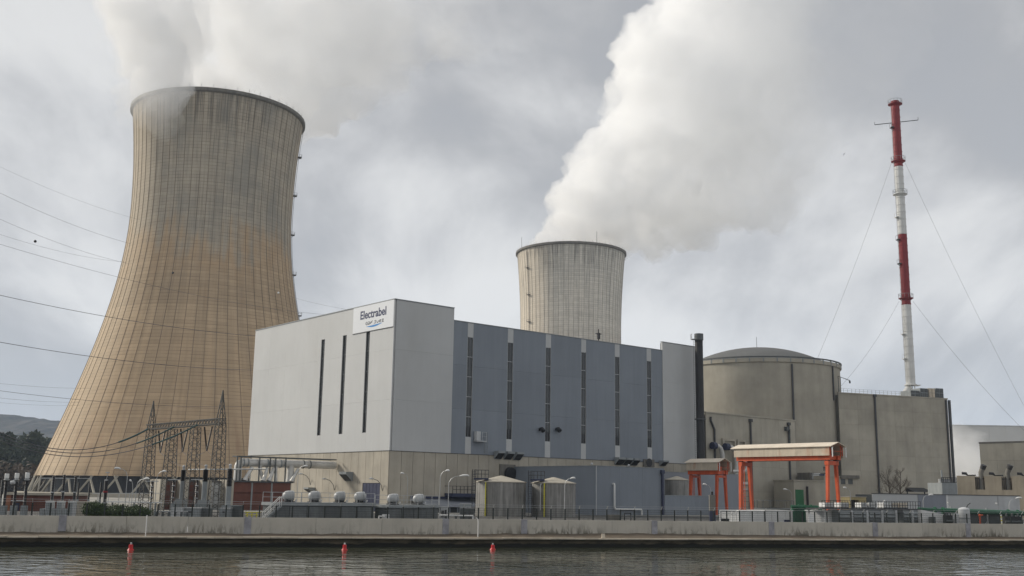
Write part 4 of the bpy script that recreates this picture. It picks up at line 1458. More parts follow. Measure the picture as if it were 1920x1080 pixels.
# block of tan bays with flues and cowls
t, L, zt, fn = small_block('generator_block', 'tan concrete block with dark slots and curved exhaust flues', 1794, 1990, 892, 232, 10, CONC_T, (0.91, -0.414))
b = MB(); b.box(0, 1.4, G, L, 12, zt - .1); b.build('core_wall', CONC_T, t)
edges = [(1794, 1828), (1846, 1878), (1897, 1930), (1947, 1990)]
for p0, p1 in edges:
    s0 = fn(p0, 900)[0]; s1 = fn(p1, 900)[0]
    b = MB(); b.box(s0, 0, G, s1, 1.4, zt); b.build('bay_wall', CONC_T, t)
zs_ = fn(1837, 918)[1]
b = MB(); b.box(fn(1828, 900)[0] + .02, .02, G, fn(1947, 900)[0] - .02, 1.4, zs_); b.build('plinth', CONC_T, t)
for p0 in (1837, 1887, 1938):
    s = fn(p0, 900)[0]
    b = MB(); b.tube([(s + .3, .7, zs_), (s + .3, .7, zt + .7), (s + .8, .6, zt + 1.8)], [.5, .5, .55], 12); fl_ = b.build('exhaust_flue', CONC_D, t, smooth=True)
    b = MB(); b.tube([(s + .68, .6, zt + 1.5), (s + 1.0, .4, zt + 2.3)], [.58, .62], 14); b.build('flue_mouth', SOOT, fl_)
    for k in range(4):
        b = MB(); b.beam((s - .85 + .36 * k, .35, zs_ + .02), (s - .85 + .36 * k, .35, zt - .2), .1); b.build('grille_bar', PORC, t)
    b = MB(); b.box(s - 1.0, .25, zt - .7, s + 1.0, .45, zt - .5); b.build('grille_rail', PORC, t)
for p0 in (1809, 1860, 1913):
    s = fn(p0, 890)[0]
    b = MB(); b.tube([(s - .6, .5, zt + .55), (s + .2, .5, zt + .5), (s + .6, .5, zt + .1), (s + 2.2, .5, zt + .15)], [.28, .3, .14, .12], 8); b.build('vent_cowl', BLACK, t)
t, L, zt, fn = small_block('grey_kiosk', 'grey box building with rooftop railings beside the tan exhaust block', 1766, 1794, 905, 226, 6, GREY, (0.99, 0.12))
b = MB(); b.box(0, 0, G, L, 6, zt); b.build('wall', GREY, t)
b = MB()
for k in range(8): b.beam((L * k / 7, .1, zt), (L * k / 7, .1, zt + 1.1), .09)
for zz in (.1, .6, 1.1): b.beam((0, .1, zt + zz), (L, .1, zt + zz), .09)
b.build('roof_rail', BLACK, t)
for k in range(3):
    b = MB(); b.cyl((L * (k + .7) / 4, 1.5, zt), .5, .8, 10); b.build('roof_fan', STEEL, t)
b = MB(); b.beam((L * .12, .6, zt), (L * .12, .6, zt + 2.6), .25); b.build('vent_pipe', GREY, t)
# long white wall
t, L, zt, fn = small_block('white_store', 'long low white building with grey panel behind the green pipe', 1636, 1912, 926, 205, 8, WHITE, (0.995, 0.1))
b = MB(); b.box(.1, .2, G, L - .1, 8, zt - .1); b.build('core_wall', GREY_D, t)
for p0, p1, mm in ((1636, 1680, WHITE), (1680, 1721, WHITE), (1721.5, 1774, BLUE_L), (1774.5, 1778, WHITE_M), (1778, 1824, WHITE), (1824, 1871, WHITE), (1871.5, 1912, GREY_L)):
    s0 = fn(p0, 940)[0]; s1 = fn(p1, 940)[0]
    b = MB(); b.box(s0 + .01, 0, G, s1 - .01, .2, zt); b.build('cladding_panel', mm, t)
b = MB(); b.box(-.05, -.08, zt + .005, L + .05, .4, zt + .14); b.build('coping', TRIM, t)
# dark canopy
t, L, zt, fn = small_block('dark_canopy', 'dark sloping canopy on the concrete wall above the white building', 1713, 1748, 914, 268, 5, BLACK)
zl2 = fn(1713, 922)[1]
b = MB(); b.prism([(0, 3, zt), (0, -.2, zl2), (0, 3, zl2)], (0, 0, 0), (L, 0, 0)); b.build('canopy_sheet', BLACK, t)
b = MB(); b.beam((.2, 2.6, G), (.2, 2.6, zl2), .2); b.beam((L - .2, 2.6, G), (L - .2, 2.6, zl2), .2); b.build('canopy_post', BLACK, t)
# yellow shelter
t, L, zt, fn = small_block('yellow_shelter', 'small ochre shelter with a dark opening beyond the white containers', 1593, 1624, 932, 190, 3, CONC_T, (0.97, 0.22))
s0 = fn(1596, 940)[0]; s1 = fn(1610, 940)[0]; z1 = fn(1600, 937)[1]
YS = mat('ochre_paint', (0.42, 0.34, 0.17), 0.7)
b = MB(); b.box(0, 0, z1, L, 3, zt); b.box(s1, 0, G, L, 3, z1 - .002); b.box(0, 2.8, G, s1 - .002, 3, z1 - .002); b.box(0, 0, G, s0, 2.798, z1 - .002); b.build('wall', YS, t)
b = MB(); b.box(-.1, -.15, zt + .003, L + .1, 3.1, zt + .12); b.build('roof_slab', CONC, t)
b = MB(); b.box(s0 + .01, 1.2, G, s1 - .01, 1.3, z1 - .01); b.build('opening', BLACK, t)


def bare_tree(label, px, pytop, Y, seed, lean=0):
    rnd = random.Random(seed)
    base = at(px, 930, Y)
    h = at(px, pytop, Y).z - G
    t = thing('bare_tree', label, 'tree', (base.x, base.y, G), 0, 'bare trees by the concrete wall')
    tr, cr = MB(), MB()
    tr.tube([(0, 0, 0), (lean * .3, 0, h * .35), (lean * .5, .2, h * .7), (lean, .1, h)], [.28, .2, .12, .03], 6)

    def branch(p, d, L, r, n):
        q = p + d * L
        cr.tube([p, p + d * L * .5 + Vector((rnd.uniform(-.1, .1), 0, .08)) * L, q], [r, r * .7, r * .35], 4, caps=False)
        if n:
            for _ in range(3):
                nd = (d + Vector((rnd.uniform(-.7, .7), rnd.uniform(-.7, .7), rnd.uniform(-.1, .6)))).normalized()
                branch(p + d * L * rnd.uniform(.45, 1), nd, L * rnd.uniform(.5, .75), r * .55, n - 1)
    for i in range(17):
        f = rnd.uniform(.25, .97)
        a = rnd.uniform(0, 2 * pi)
        p = Vector((lean * f * .7, .1, h * f))
        branch(p, Vector((cos(a), sin(a), rnd.uniform(.4, 1.1))).normalized(), h * .28 * (1.15 - f) + .5, .06, 3)
    tr.build('trunk', BARK, t)
    cr.build('crown', BARK, t)


bare_tree('bare leafless tree against the big concrete block, the left of two', 1672, 880, 255, 11, -1.0)
bare_tree('bare leafless tree against the big concrete block, the right of two', 1687, 884, 257, 12, .6)


# ------------------------------------------------------------------ flood wall and fence
WT = 4.5
WO = quay(0, WT)[:2]


def WS(px, py=973): return hit(px, py, WO, QD)


def wall_mat():
    m = bpy.data.materials.new('flood_wall_concrete')
    m.use_nodes = True
    N = NT(m.node_tree)
    pos = N.n('ShaderNodeNewGeometry').outputs['Position']
    z = N.sep(pos)[2]
    oi = N.n('ShaderNodeObjectInfo').outputs['Random']
    f = N.noise(pos, 0.5, 4.0, 0.6)
    k = N.m('MULTIPLY', N.mr(f, 0.3, 0.7, 0.88, 1.06), N.mr(oi, 0, 1, 0.93, 1.06))
    c = N.n('ShaderNodeVectorMath', operation='SCALE', i={0: (0.49, 0.465, 0.405), 3: k}).outputs[0]
    s = N.noise(N.vmul(pos, (2.2, 2.2, 0.7)), 1.0, 6.0, 0.7, 0.6)
    big = N.noise(N.vmul(pos, (0.14, 0.14, 0.1)), 1.0, 2.0, 0.5)
    amt = N.m('MULTIPLY', N.mr(z, 1.0, 2.2, 1.0, 0.0), N.mr(big, 0.38, 0.56, 0.25, 1.0))
    st = N.m('MULTIPLY', N.mr(N.m('ADD', s, N.m('MULTIPLY', amt, 0.12)), 0.52, 0.66, 0, 1, True), amt)
    c = N.mix(N.m('MULTIPLY', st, 0.9), c, (0.075, 0.068, 0.045))
    v = N.noise(N.vmul(pos, (3.0, 3.0, 0.1)), 1.0, 3.0, 0.6)
    c = N.mix(N.m('MULTIPLY', N.mr(v, 0.58, 0.7, 0, 0.35), N.mr(z, 1.4, 2.5, 1, 0.2)), c, (0.16, 0.14, 0.11))
    principled(N, c, 0.9, 0, N.n('ShaderNodeBump', i={'Height': s, 'Strength': 0.15, 'Distance': 0.03}).outputs[0], 0.25)
    return m


WALLM = wall_mat()
ztw = [WS(px, py)[1] for px, py in ((100, 966), (480, 969.5), (960, 973.5), (1440, 979), (1850, 984))]
ZTW = sum(ztw) / len(ztw)
fw_ = thing('flood_wall', 'long pale concrete flood wall with moss stains along the river bank', 'wall', quay(0, WT), QYAW)
js = [WS(px)[0] for px in (118, 465, 836, 983, 1227, 1446, 1640, 1814)]
bounds = [-110] + js + [js[-1] + 14, 130]
for u, v in zip(bounds[:-1], bounds[1:]):
    n = max(1, round((v - u) / 5.5))
    for k in range(n):
        b = MB()
        b.box(u + (v - u) * k / n + .012, random.uniform(-.012, .012), .3, u + (v - u) * (k + 1) / n - .012, .35, ZTW + random.uniform(-.012, .012))
        b.build('wall_panel', WALLM, fw_)
for u in js:
    b = MB(); b.box(u - .32, -.05, .95 + random.uniform(0, .2), u + .32, .4, ZTW + .03); b.build('joint_strip', PATCH, fw_)

FT = 5.5
fe = thing('security_fence', 'dark green wire mesh security fence standing behind the flood wall', 'fence', quay(0, FT), QYAW)
FTOP = ZTW + 1.22
post = MB(); post.box(-.055, -.055, G, .055, .055, FTOP - .12)
bay = MB()
SPC = 1.52
for k in range(11):
    x = .07 + (SPC - .14) * k / 10
    bay.box(x - .007, -.007, G + .1, x + .007, .007, FTOP - .12)
for k in range(9):
    z = G + .15 + (FTOP - .15 - G - .15) * k / 8
    bay.box(.06, -.007, z - .008, SPC - .06, .007, z + .008)
arm = MB()
arm.beam((0, 0, FTOP - .12), (0, -.32, FTOP + .22), .05)
ps = bs = rs = None
FENCE_D = mat('fence_green', (0.02, 0.026, 0.024), 0.6)
n0, n1 = -48, 62
for k in range(n0, n1):
    x = k * SPC
    if ps is None:
        ps = post.build('post', FENCE_D, fe, loc=(x, 0, 0))
        bs = bay.build('mesh_panel', FENCE_D, fe, loc=(x, 0, 0))
        rs = arm.build('wire_arm', STEEL, fe, loc=(x, 0, 0))
    else:
        inst(ps, fe, (x, 0, 0)); inst(bs, fe, (x, 0, 0))
        if k % 2 == 0: inst(rs, fe, (x, 0, 0))
for dy, dz in ((-.12, 0.0), (-.3, .2)):
    b = MB(); b.beam((n0 * SPC, dy, FTOP + dz), (n1 * SPC, dy, FTOP + dz), .022); b.build('top_wire', STEEL, fe)


def bh(px, py, t_off):
    """a point at pixel on the upright plane t_off behind the quay edge"""
    o = quay(0, t_off)[:2]
    s, z = hit(px, py, o, QD)
    q = quay(s, t_off)
    return Vector((q[0], q[1], z)), s


# flood marker poles on the bank
for (px, lab, bend) in ((272.5, 'thin white marker pole in front of the wall below the hedge', 0), (896, 'thin white marker pole with a bent tip below the left storage tank', 1)):
    p, s = bh(px, 1007, 1.4)
    z1 = bh(px, 966 if not bend else 971, 1.4)[0].z
    b = MB()
    pts = [(0, 0, 0), (0, 0, z1 - p.z - (.35 if bend else 0))]
    if bend: pts += [(-.06, 0, z1 - p.z - .1), (-.22, 0, z1 - p.z)]
    b.tube(pts, .045, 6)
    tag(b.build('marker_pole', WHITE_M, loc=p), lab, 'pole', 'white marker poles')

# small white stone on the coping
p, s = bh(1131, 1009, .5)
b = MB(); b.box(-.16, -.12, 0, .16, .12, .34); b.box(-.2, -.15, -.06, .2, .15, 0)
tag(b.build('mooring_stone', CREAM_ROOF, loc=(p.x, p.y, .95)), 'small pale mooring stone on the quay edge below the blue annex', 'stone')

# ------------------------------------------------------------------ buoys
for n_, (px, py, h_, lab) in enumerate(((245, 1031, 11.5, 'red buoy farthest left on the water'), (646, 1031, 11, 'red buoy below the grey coolers with white drums'), (924, 1030, 9.5, 'red buoy below the left storage tank'))):
    d = ray(px, py)
    tt = -EYE / d.z
    p = Vector((0, 0, EYE)) + d * tt
    t = thing('buoy', lab + ', narrow with a small top mark', 'buoy', (p.x, p.y, 0), 0, 'red buoys along the quay')
    hh = h_ / F_PX * p.y
    b = MB(); b.lathe([(.10, -.25), (.22, -.2), (.24, .02), (.19, .08), (.17, .12), (.17, hh * .80), (.10, hh * .84)], 16); b.build('float_body', BUOY, t, smooth=True)
    b = MB(); b.cyl((0, 0, hh * .84), .07, hh * .16, 8); b.ball((0, 0, hh * 1.0), .085, 8, 6); b.build('top_mark', GREY_L, t)
    b = MB(); b.lathe([(.245, -.02), (.27, .0), (.245, .05)], 16, close=False); b.build('collar', BUOY, t)

# ------------------------------------------------------------------ lamp posts


def lamp_post(label, px, ptop, Y, arm=(-1, 0, .35), L=1.2, pbot=None, twin=False, r=.05, white=True, ground=None):
    q = at(px, ptop, Y)
    t = thing('street_lamp', label, 'lamp', (q.x, q.y, G if ground is None else ground), 0, 'lamp posts in the yard')
    h = q.z - (G if ground is None else ground)
    b = MB()
    a = Vector(arm).normalized() * L
    b.tube([(0, 0, 0), (0, 0, h - .9), (a.x * .15, a.y * .15, h - .4), (a.x * .45, a.y * .45, h - .08), (a.x * .8, a.y * .8, h + .02)], [r, r * .8, r * .7, r * .6, r * .55], 6)
    b.build('pole', STEEL if white else GREY_D, t, smooth=True)
    for sgn in ((1, -1) if twin else (1,)):
        c = MB()
        x, y = a.x * sgn, a.y * sgn
        if sgn < 0:
            c.tube([(0, 0, h - .9), (x * .5, y * .5, h - .05)], r * .6, 5)
        c.tube([(x * .72, y * .72, h - .03), (x * .95, y * .95, h + .06), (x * 1.25, y * 1.25, h + .08), (x * 1.4, y * 1.4, h + .02)], [.06, .12, .13, .05], 8)
        hd_ = c.build('lamp_head', GREY_D if not white else WHITE_M, t, smooth=True)
    return t


for args in (
    ('lamp post with a white head leaning left before the columns of the tan tower', 240, 879, 133, (-1, -.2, .3), 1.2),
    ('lamp post with a dark round head between tan tower columns and lattice gantry', 295, 884, 136, (1, -.2, .3), .9),
    ('lamp post with a slanting arm left of the gantry', 257, 898, 128, (1, -.3, .4), 1.3),
    ('short thin post lamp left of the slanting lamp', 250, 902, 131, (-.3, 0, .2), .4),
    ('lamp post curved over against the concrete wall below the grey pipe', 560, 874, 165, (1, -.3, .2), 1.1),
    ('lamp post with curved neck before the concrete base right of the building corner', 826, 883, 140, (1, -.3, .2), .9),
    ('thin white lamp post with a long arm left of the two tanks', 842, 892, 136, (1, -.2, .2), 1.9),
    ('thin lamp post with a small head against the concrete base beside the blue door', 765, 888, 160, (-1, -.3, .1), .8),
    ('lamp post rising in front of the right hand storage tank', 1059, 897, 142, (1, -.4, .35), 1.1),
    ('lamp with white head beside the small orange crane', 1333, 909, 150, (-1, -.3, .2), .9),
    ('lamp arm in front of the concrete block between the crane legs', 1484, 918, 205, (-1, -.3, .2), 1.3),
    ('white lamp between big crane leg and the small windows', 1594, 915, 180, (-1, -.2, .2), .9),
    ('lamp on a thin post in front of the white building left end', 1655, 940, 170, (.3, 0, .2), .3),
    ('curved lamp post at the right end of the white building', 1891, 934, 150, (1, -.3, .35), 1.3),
    ('lamp leaning over the roof of the white building by its grey panel', 1730, 928, 180, (1, -.2, .4), 1.3),
    ('thin lamp standing before the right half of the white building', 1872, 945, 165, (-.3, 0, .1), .3),
    ('thin lamp with dark head on the green pipe line', 1781, 944, 165, (-.3, 0, .1), .3),
):
    lamp_post(*args)
# curved wall lamps on the sign side of the hall
for px, py, lab in ((628, 919, 'curved bracket lamp on the concrete wall left of the door'), (718, 920, 'curved bracket lamp beside the navy door'), (583, 909, 'curved bracket lamp under the end of the grey pipe')):
    y_, z_ = LF(px, py)
    t = thing('wall_lamp', lab, 'lamp', loc_ab(-.12, y_, z_), YAW, 'curved wall lamps')
    b = MB(); b.tube([(0, 0, 0), (-.25, .1, 1.0), (-.7, .5, 1.7), (-1.3, 1.1, 2.0)], .055, 5); b.build('bracket', GREY_D, t, smooth=True)
    b = MB(); b.tube([(-1.2, 1.0, 1.98), (-1.5, 1.3, 2.05), (-1.8, 1.6, 2.0)], [.1, .17, .08], 7); b.build('lamp_head', GREY_L, t)

# ------------------------------------------------------------------ overhead line gantry


def lattice(n, zt, w0, w1, peak=None, base=G):
    legs, br = [], MB()
    c0 = [(-1, -1), (1, -1), (1, 1), (-1, 1)]

    def wid(z): return w0 + (w1 - w0) * (z - base) / (zt - base) if z <= zt else w1 * max(.04, 1 - (z - zt) / (peak - zt))
    zs = [base + (zt - base) * i / n for i in range(n + 1)]
    if peak:
        m_ = max(3, round((peak - zt) / .9))
        zs += [zt + (peak - zt) * (i + 1) / m_ for i in range(m_)]
    for (sx, sy) in c0:
        b = MB()
        for z0, z1 in zip(zs[:-1], zs[1:]):
            b.beam((sx * wid(z0) / 2, sy * wid(z0) / 2, z0), (sx * wid(z1) / 2, sy * wid(z1) / 2, z1), .085)
        legs.append(b)
    for i, (z0, z1) in enumerate(zip(zs[:-1], zs[1:])):
        for k in range(4):
            a, c = c0[k], c0[(k + 1) % 4]
            if i % 2: a, c = c, a
            p = (a[0] * wid(z0) / 2, a[1] * wid(z0) / 2, z0)
            q = (c[0] * wid(z1) / 2, c[1] * wid(z1) / 2, z1)
            br.beam(p, q, .045)
            if z0 <= zt:
                br.beam((a[0] * wid(z1) / 2, a[1] * wid(z1) / 2, z1), (c[0] * wid(z1) / 2, c[1] * wid(z1) / 2, z1), .035)
                p2 = (c[0] * wid(z0) / 2, c[1] * wid(z0) / 2, z0)
                q2 = (a[0] * wid(z1) / 2, a[1] * wid(z1) / 2, z1)
                if n < 14: br.beam(p2, q2, .035)
    return legs, br


gL, gR = at(284, 803, 145.5), at(414, 794, 130.5)
gd = (gR - gL).xy.normalized()
gyaw = atan2(gd.y, gd.x)
glen = (gR - gL).xy.length
gz = (gL.z + gR.z) / 2
ga = thing('line_gantry', 'steel lattice gantry with four legs towers and crossbeam before the tan cooling tower', 'gantry', (gL.x, gL.y, 0), gyaw)
for i in range(4):
    x = glen * i / 3
    pk = {0: at(289, 751, 145).z, 3: at(417.7, 731, 130).z}.get(i)
    legs, br = lattice(16, gz - .3, 1.5, 0.95, pk)
    tw = legs[0].build('lattice_tower', LATT, ga, loc=(x, 0, 0))
    for l_ in legs[1:]: l_.build('leg', LATT, tw)
    br.build('bracing', LATT, tw)
bm_ = MB()
bw = .8
for sy in (-bw / 2, bw / 2):
    for z in (gz - .1, gz + .55): bm_.beam((-.8, sy, z), (glen + .5, sy, z), .10)
cb = bm_.build('crossbeam', LATT, ga)
b = MB()
nb = 26
for i in range(nb):
    x0, x1 = -.8 + (glen + 1.3) * i / nb, -.8 + (glen + 1.3) * (i + 1) / nb
    for sy in (-bw / 2, bw / 2):
        b.beam((x0, sy, gz - .1), (x1, sy, gz + .55), .055); b.beam((x1, sy, gz - .1), (x0, sy, gz + .55), .055)
    b.beam((x0, -bw / 2, gz - .1), (x1, bw / 2, gz - .1), .05); b.beam((x0, -bw / 2, gz + .55), (x0, bw / 2, gz + .55), .05)
b.build('beam_lacing', LATT, cb)


def insul_string(b, p, q, n=22, r=.13):
    p, q = Vector(p), Vector(q)
    pts, rs_ = [], []
    for i in range(n * 2 + 1):
        pts.append(p.lerp(q, i / (2 * n))); rs_.append(r if i % 2 else r * .5)
    b.tube(pts, rs_, 7)


vtip = []
for i in range(3):
    xc = glen * (i + .5) / 3 + .3
    tip = (xc, -.1, gz - 3.3)
    vtip.append(tip)
    for dx in (-1.05, 1.05):
        b = MB(); insul_string(b, (xc + dx, -.1, gz - .35), tip); b.build('insulator_string', PORC, ga)


def w2(p):
    return Vector((gL.x + gd.x * p[0] - gd.y * p[1], gL.y + gd.y * p[0] + gd.x * p[1], p[2]))


def sag_pts(p, q, sag, n=16):
    out = []
    for i in range(n + 1):
        f = i / n
        c = Vector(p).lerp(Vector(q), f)
        c.z -= sag * 4 * f * (1 - f)
        out.append(c)
    return out


def wire(name, label, p, q, sag, r=.035, group='overhead wires', m=W, n=18):
    b = MB(); b.tube(sag_pts(p, q, sag, n), r * .62, 4)
    return tag(b.build(name, m), label, 'wire', group)


# incoming conductors with long teal tension strings
TEAL = mat('glass_insulator', (0.035, 0.085, 0.08), 0.3, 0.2, 2.0)
for i in range(3):
    end = w2((glen * i / 3 + (1.6 if i else .3), -.55, gz - .05))
    far = at(-40, 789 + 8 * i, 118 + 9 * i)
    path = sag_pts(far, end, 3.0 + .35 * i, 40)
    b = MB(); b.tube(path[:33], .05, 5)
    tag(b.build('line_conductor', W), ('front', 'middle', 'rear')[i] + ' dark conductor drooping from the left edge to the lattice gantry', 'wire', 'conductors to the gantry')
    b = MB()
    for p, q in zip(path[32:-1], path[33:]): insul_string(b, p, q, 5, .13)
    t = b.build('tension_insulator', TEAL)
    tag(t, ('leftmost', 'middle', 'rightmost')[i] + ' teal insulator string running up to the gantry crossbeam', 'insulator', 'teal insulator strings')

# bushings with drop wires
bush = []
for n_, (px, p0, p1, Y, lab) in enumerate(((344.5, 881, 902, 137, 'left'), (386, 880, 903, 132.5, 'middle'), (431.5, 879, 912, 128, 'right'))):
    q0, q1 = at(px, p0, Y), at(px, p1, Y)
    t = thing('bushing', lab + ' fat black bushing on a pale tank between brick red fire walls', 'insulator', (q0.x, q0.y, 0), 0, 'black transformer bushings')
    b = MB()
    pr = []
    nsh = 12
    for i in range(nsh * 2 + 1):
        z = q1.z + (q0.z - q1.z) * i / (nsh * 2); pr.append((.36 if i % 2 else .27, z))
    b.lathe(pr, 12); b.build('porcelain', BLACK, t)
    b = MB(); b.cyl((0, 0, q0.z), .16, .35, 8); b.ball((0, 0, q0.z + .4), .2, 8, 6); b.build('terminal', STEEL, t)
    b = MB(); b.box(-.6, -.5, G, .6, .5, q1.z - 2.2); b.cyl((0, 0, q1.z - 2.2), .32, 2.2, 12); b.build('tank', GREY, t)
    b = MB()
    for k in range(5): b.box(-.85, -.5 + .22 * k, G + .4, -.62, -.4 + .22 * k, q1.z - 2.5)
    b.build('radiator', GREY, t)
    end = Vector((q0.x, q0.y, q0.z + .4))
    wire('drop_wire', 'drop wire from the ' + lab + ' V of insulators down to its bushing', w2(vtip[n_]), end, .25, .03, 'drop wires', W, 8)
    if n_ < 2: wire('jumper_wire', ('left', 'right')[n_] + ' slack wire between two V shaped insulator sets', w2(vtip[n_]), w2(vtip[n_ + 1]), .5, .028, 'slack wires under the gantry', W, 10)
b = MB(); p, q = at(353, 880.5, 138), at(500, 879.5, 133)
b.tube([p, q], .09, 6); tag(b.build('bus_tube', STEEL), 'thin pale horizontal tube crossing behind the right gantry legs', 'pipe')

# ------------------------------------------------------------------ long wires over the left sky
for (x0, y0, Y0, x1, y1, Y1, sg, r, lab) in (
    (-20, 303, 250, 262, 412, 330, 1.2, .035, 'topmost faint wire left of the tan tower'),
    (-20, 352, 220, 245, 457, 300, 1.0, .05, 'upper dark wire meeting the tan tower at its waist'),
    (-20, 402, 210, 240, 494, 300, 1.0, .045, 'wire above the marker ball left of the tower waist'),
    (-20, 433, 200, 232, 491, 300, 1.0, .035, 'thin wire carrying the small marker ball'),
    (-20, 452, 190, 640, 592, 330, 2.5, .045, 'long thin wire crossing the tan tower to the hall roof'),
    (-20, 549, 150, 478, 630, 196, .8, .06, 'dark wire crossing the tower above the sign wall edge'),
    (-20, 638, 140, 474, 694, 194, .8, .06, 'dark wire crossing the middle of the tan tower'),
    (-20, 730, 140, 470, 762, 190, .8, .04, 'thin wire crossing the tower above the gantry'),
    (-20, 717, 240, 170, 728, 330, .4, .035, 'faint upper wire above the wooded hill'),
    (-20, 744, 240, 150, 754, 330, .4, .04, 'faint wire just above the wooded hill'),
    (-20, 753, 240, 150, 760, 330, .4, .03, 'lowest faint wire above the wooded hill'),
    (545, 556, 340, 690, 586, 260, .5, .04, 'wire from the tower to the roof behind the sign'),
):
    wire('overhead_wire', lab, at(x0, y0, Y0), at(x1, y1, Y1), sg, r)
b = MB(); b.ball((0, 0, 0), .32, 10, 8); tag(b.build('marker_ball', BLACK, loc=at(66, 452.5, 228)), 'small dark marker ball on the thin wire at the left', 'marker ball', 'marker balls on wires')
b = MB(); b.ball((0, 0, 0), .3, 10, 8); tag(b.build('marker_ball', BLACK, loc=at(324, 511.5, 268)), 'small dark marker ball seen against the tan tower', 'marker ball', 'marker balls on wires')
b = MB(); b.ball((0, 0, 0), .3, 10, 8); tag(b.build('marker_ball', WHITE_M, loc=at(522, 549, 300)), 'small white marker ball seen near the right edge of the tan tower', 'marker ball', 'marker balls on wires')


# ------------------------------------------------------------------ left yard
# low red brick building
t, L, zt, fn = small_block('brick_building', 'low red brick building with pale flat roof at the left edge', 12, 143, 923, 150, 8, BRICK, (0.985, 0.17))
b = MB(); b.box(0, 0, G, L, 9, zt - .35); wl_ = b.build('wall', BRICK, t)
b = MB(); b.box(-.3, -.35, zt - .345, L + .3, 9.3, zt); b.build('roof_slab', CONC, t)
s1, _ = fn(21, 930)
b = MB(); b.box(-.02, -.06, G, s1, -.003, zt - .36); b.build('sunlit_corner', BRICK_LIT, t)  # brighter strip paints the sunlit left face onto the brick corner
s0, z0 = fn(26, 943); s1, _ = fn(37, 943)
b = MB(); b.box(s0, -.1, G, s1, -.003, z0); b.build('door', NAVY, t)
b = MB(); b.box(s0 - .3, -.5, z0 + .25, s1 + .6, -.003, z0 + .38); b.build('canopy', GREY_L, t)

# instrument transformers with white heads
for n_, (px, p0, p1, p2, Y) in enumerate(((13.5, 888, 901, 945, 128), (32.5, 887, 901, 945, 128), (52, 886, 901, 945, 128))):
    q0, q1 = at(px, p0, Y), at(px, p1, Y)
    t = thing('instrument_transformer', ('leftmost', 'middle', 'right')[n_] + ' black insulator post with a white can on top near the left edge', 'insulator', (q0.x, q0.y, 0), 0, 'instrument transformers with white heads')
    b = MB()
    zb = at(px, 948, Y).z
    pr = [(.20 if i % 2 else .15, max(zb, G + .2) + (q1.z - max(zb, G + .2)) * i / 36) for i in range(37)]
    b.lathe(pr, 10); b.build('porcelain', BLACK, t)
    b = MB(); b.lathe([(.26, q1.z), (.33, q1.z + .12), (.22, q1.z + .2), (.22, q1.z + .3)], 14); b.build('neck', STEEL, t)
    b = MB(); b.lathe([(.22, q1.z + .3), (.25, q1.z + .31), (.25, q0.z - .05), (.22, q0.z)], 16); b.build('head', WHITE_M, t)
    b = MB(); b.box(-.3, -.3, G - .1, .3, .3, max(zb, G + .2)); b.build('plinth', GREY, t)
t = thing('line_trap', 'pale drum hung beside the white topped insulators at the left', 'drum', at(23.5, 905, 127.5))
b = MB(); b.tube([(-.2, 0, 0), (.25, 0, .08)], .22, 12); b.build('drum', GREY_L, t)
b = MB(); b.beam((.2, .25, .1), (.55, .4, .2), .06); b.build('bracket', GREY, t)

# plain black support insulators
for n_, (px0, p0, p1, Y, r, lab) in enumerate(((5, 900, 936, 130, .15, 'black insulator post at the very left edge'), (101, 893, 942, 132, .17, 'black insulator post left of the red brick building end'),
        (121, 890, 942, 132, .17, 'second black insulator post before the brick building'), (142.5, 893, 942, 132, .17, 'black insulator post at the right end of the brick building'),
        (148, 905, 936, 136, .13, 'short black post just right of the brick building'), (168.5, 906, 936, 136, .13, 'short black post before the dark tower inlet'),
        (190, 905, 938, 137, .13, 'short thin black post left of the thick arrester'),
        (285.5, 903, 942, 134, .15, 'ringed black insulator post under the left gantry tower'), (326, 900, 944, 134, .15, 'ringed black insulator post between the red fire walls'),
        (370, 900, 945, 131, .16, 'ringed black insulator post before the second red fire wall'))):
    q0, q1 = at(px0, p0, Y), at(px0, p1, Y)
    t = thing('post_insulator', lab, 'insulator', (q0.x, q0.y, 0), 0, 'black post insulators')
    b = MB()
    zb = max(q1.z, G + .3)
    pr = [(r if i % 2 else r * .72, zb + (q0.z - zb) * i / 32) for i in range(33)]
    b.lathe(pr, 10); b.build('porcelain', PORC if n_ > 6 else BLACK, t)
    if n_ > 6:
        for k in range(3):
            b = MB(); z = zb + (q0.z - zb) * (.22 + .26 * k); b.cyl((0, 0, z), r * 1.25, .12, 10); b.build('flange', STEEL, t)
        b = MB(); b.beam((-.75, 0, q0.z + .05), (.75, 0, q0.z + .05), .1); b.build('top_bar', STEEL, t)
    elif r > .15:
        b = MB(); z = zb + (q0.z - zb) * .36; b.cyl((0, 0, z), r * 1.2, .14, 10); b.build('flange', STEEL, t)
    b = MB(); b.cyl((0, 0, G), .16, zb - G, 8); b.build('pedestal', GREY, t)
q0, q1 = at(199.5, 901, 130), at(197, 942, 130)
t = thing('surge_arrester', 'thick black arrester column with a red ring before the dark tower inlet', 'insulator', (q0.x, q0.y, 0))
zm = at(198, 922, 130).z
b = MB(); b.lathe([(.23 if i % 2 else .19, q1.z + (zm - .1 - q1.z) * i / 20) for i in range(21)], 12); b.lathe([(.23 if i % 2 else .19, zm + .1 + (q0.z - zm - .1) * i / 20) for i in range(21)], 12); b.build('porcelain', BLACK, t)
b = MB(); b.cyl((0, 0, zm - .1), .27, .2, 12); b.build('red_ring', RED, t)
b = MB(); b.cyl((0, 0, q0.z), .2, .12, 12); b.beam((0, 0, q0.z + .1), (.1, 0, q0.z + .9), .05); b.beam((-.15, 0, q0.z + .95), (.3, 0, q0.z + .95), .12); b.build('cap', STEEL, t)
b = MB(); b.cyl((0, 0, G - .2), .3, q1.z - G + .2, 10); b.build('pedestal', GREY, t)
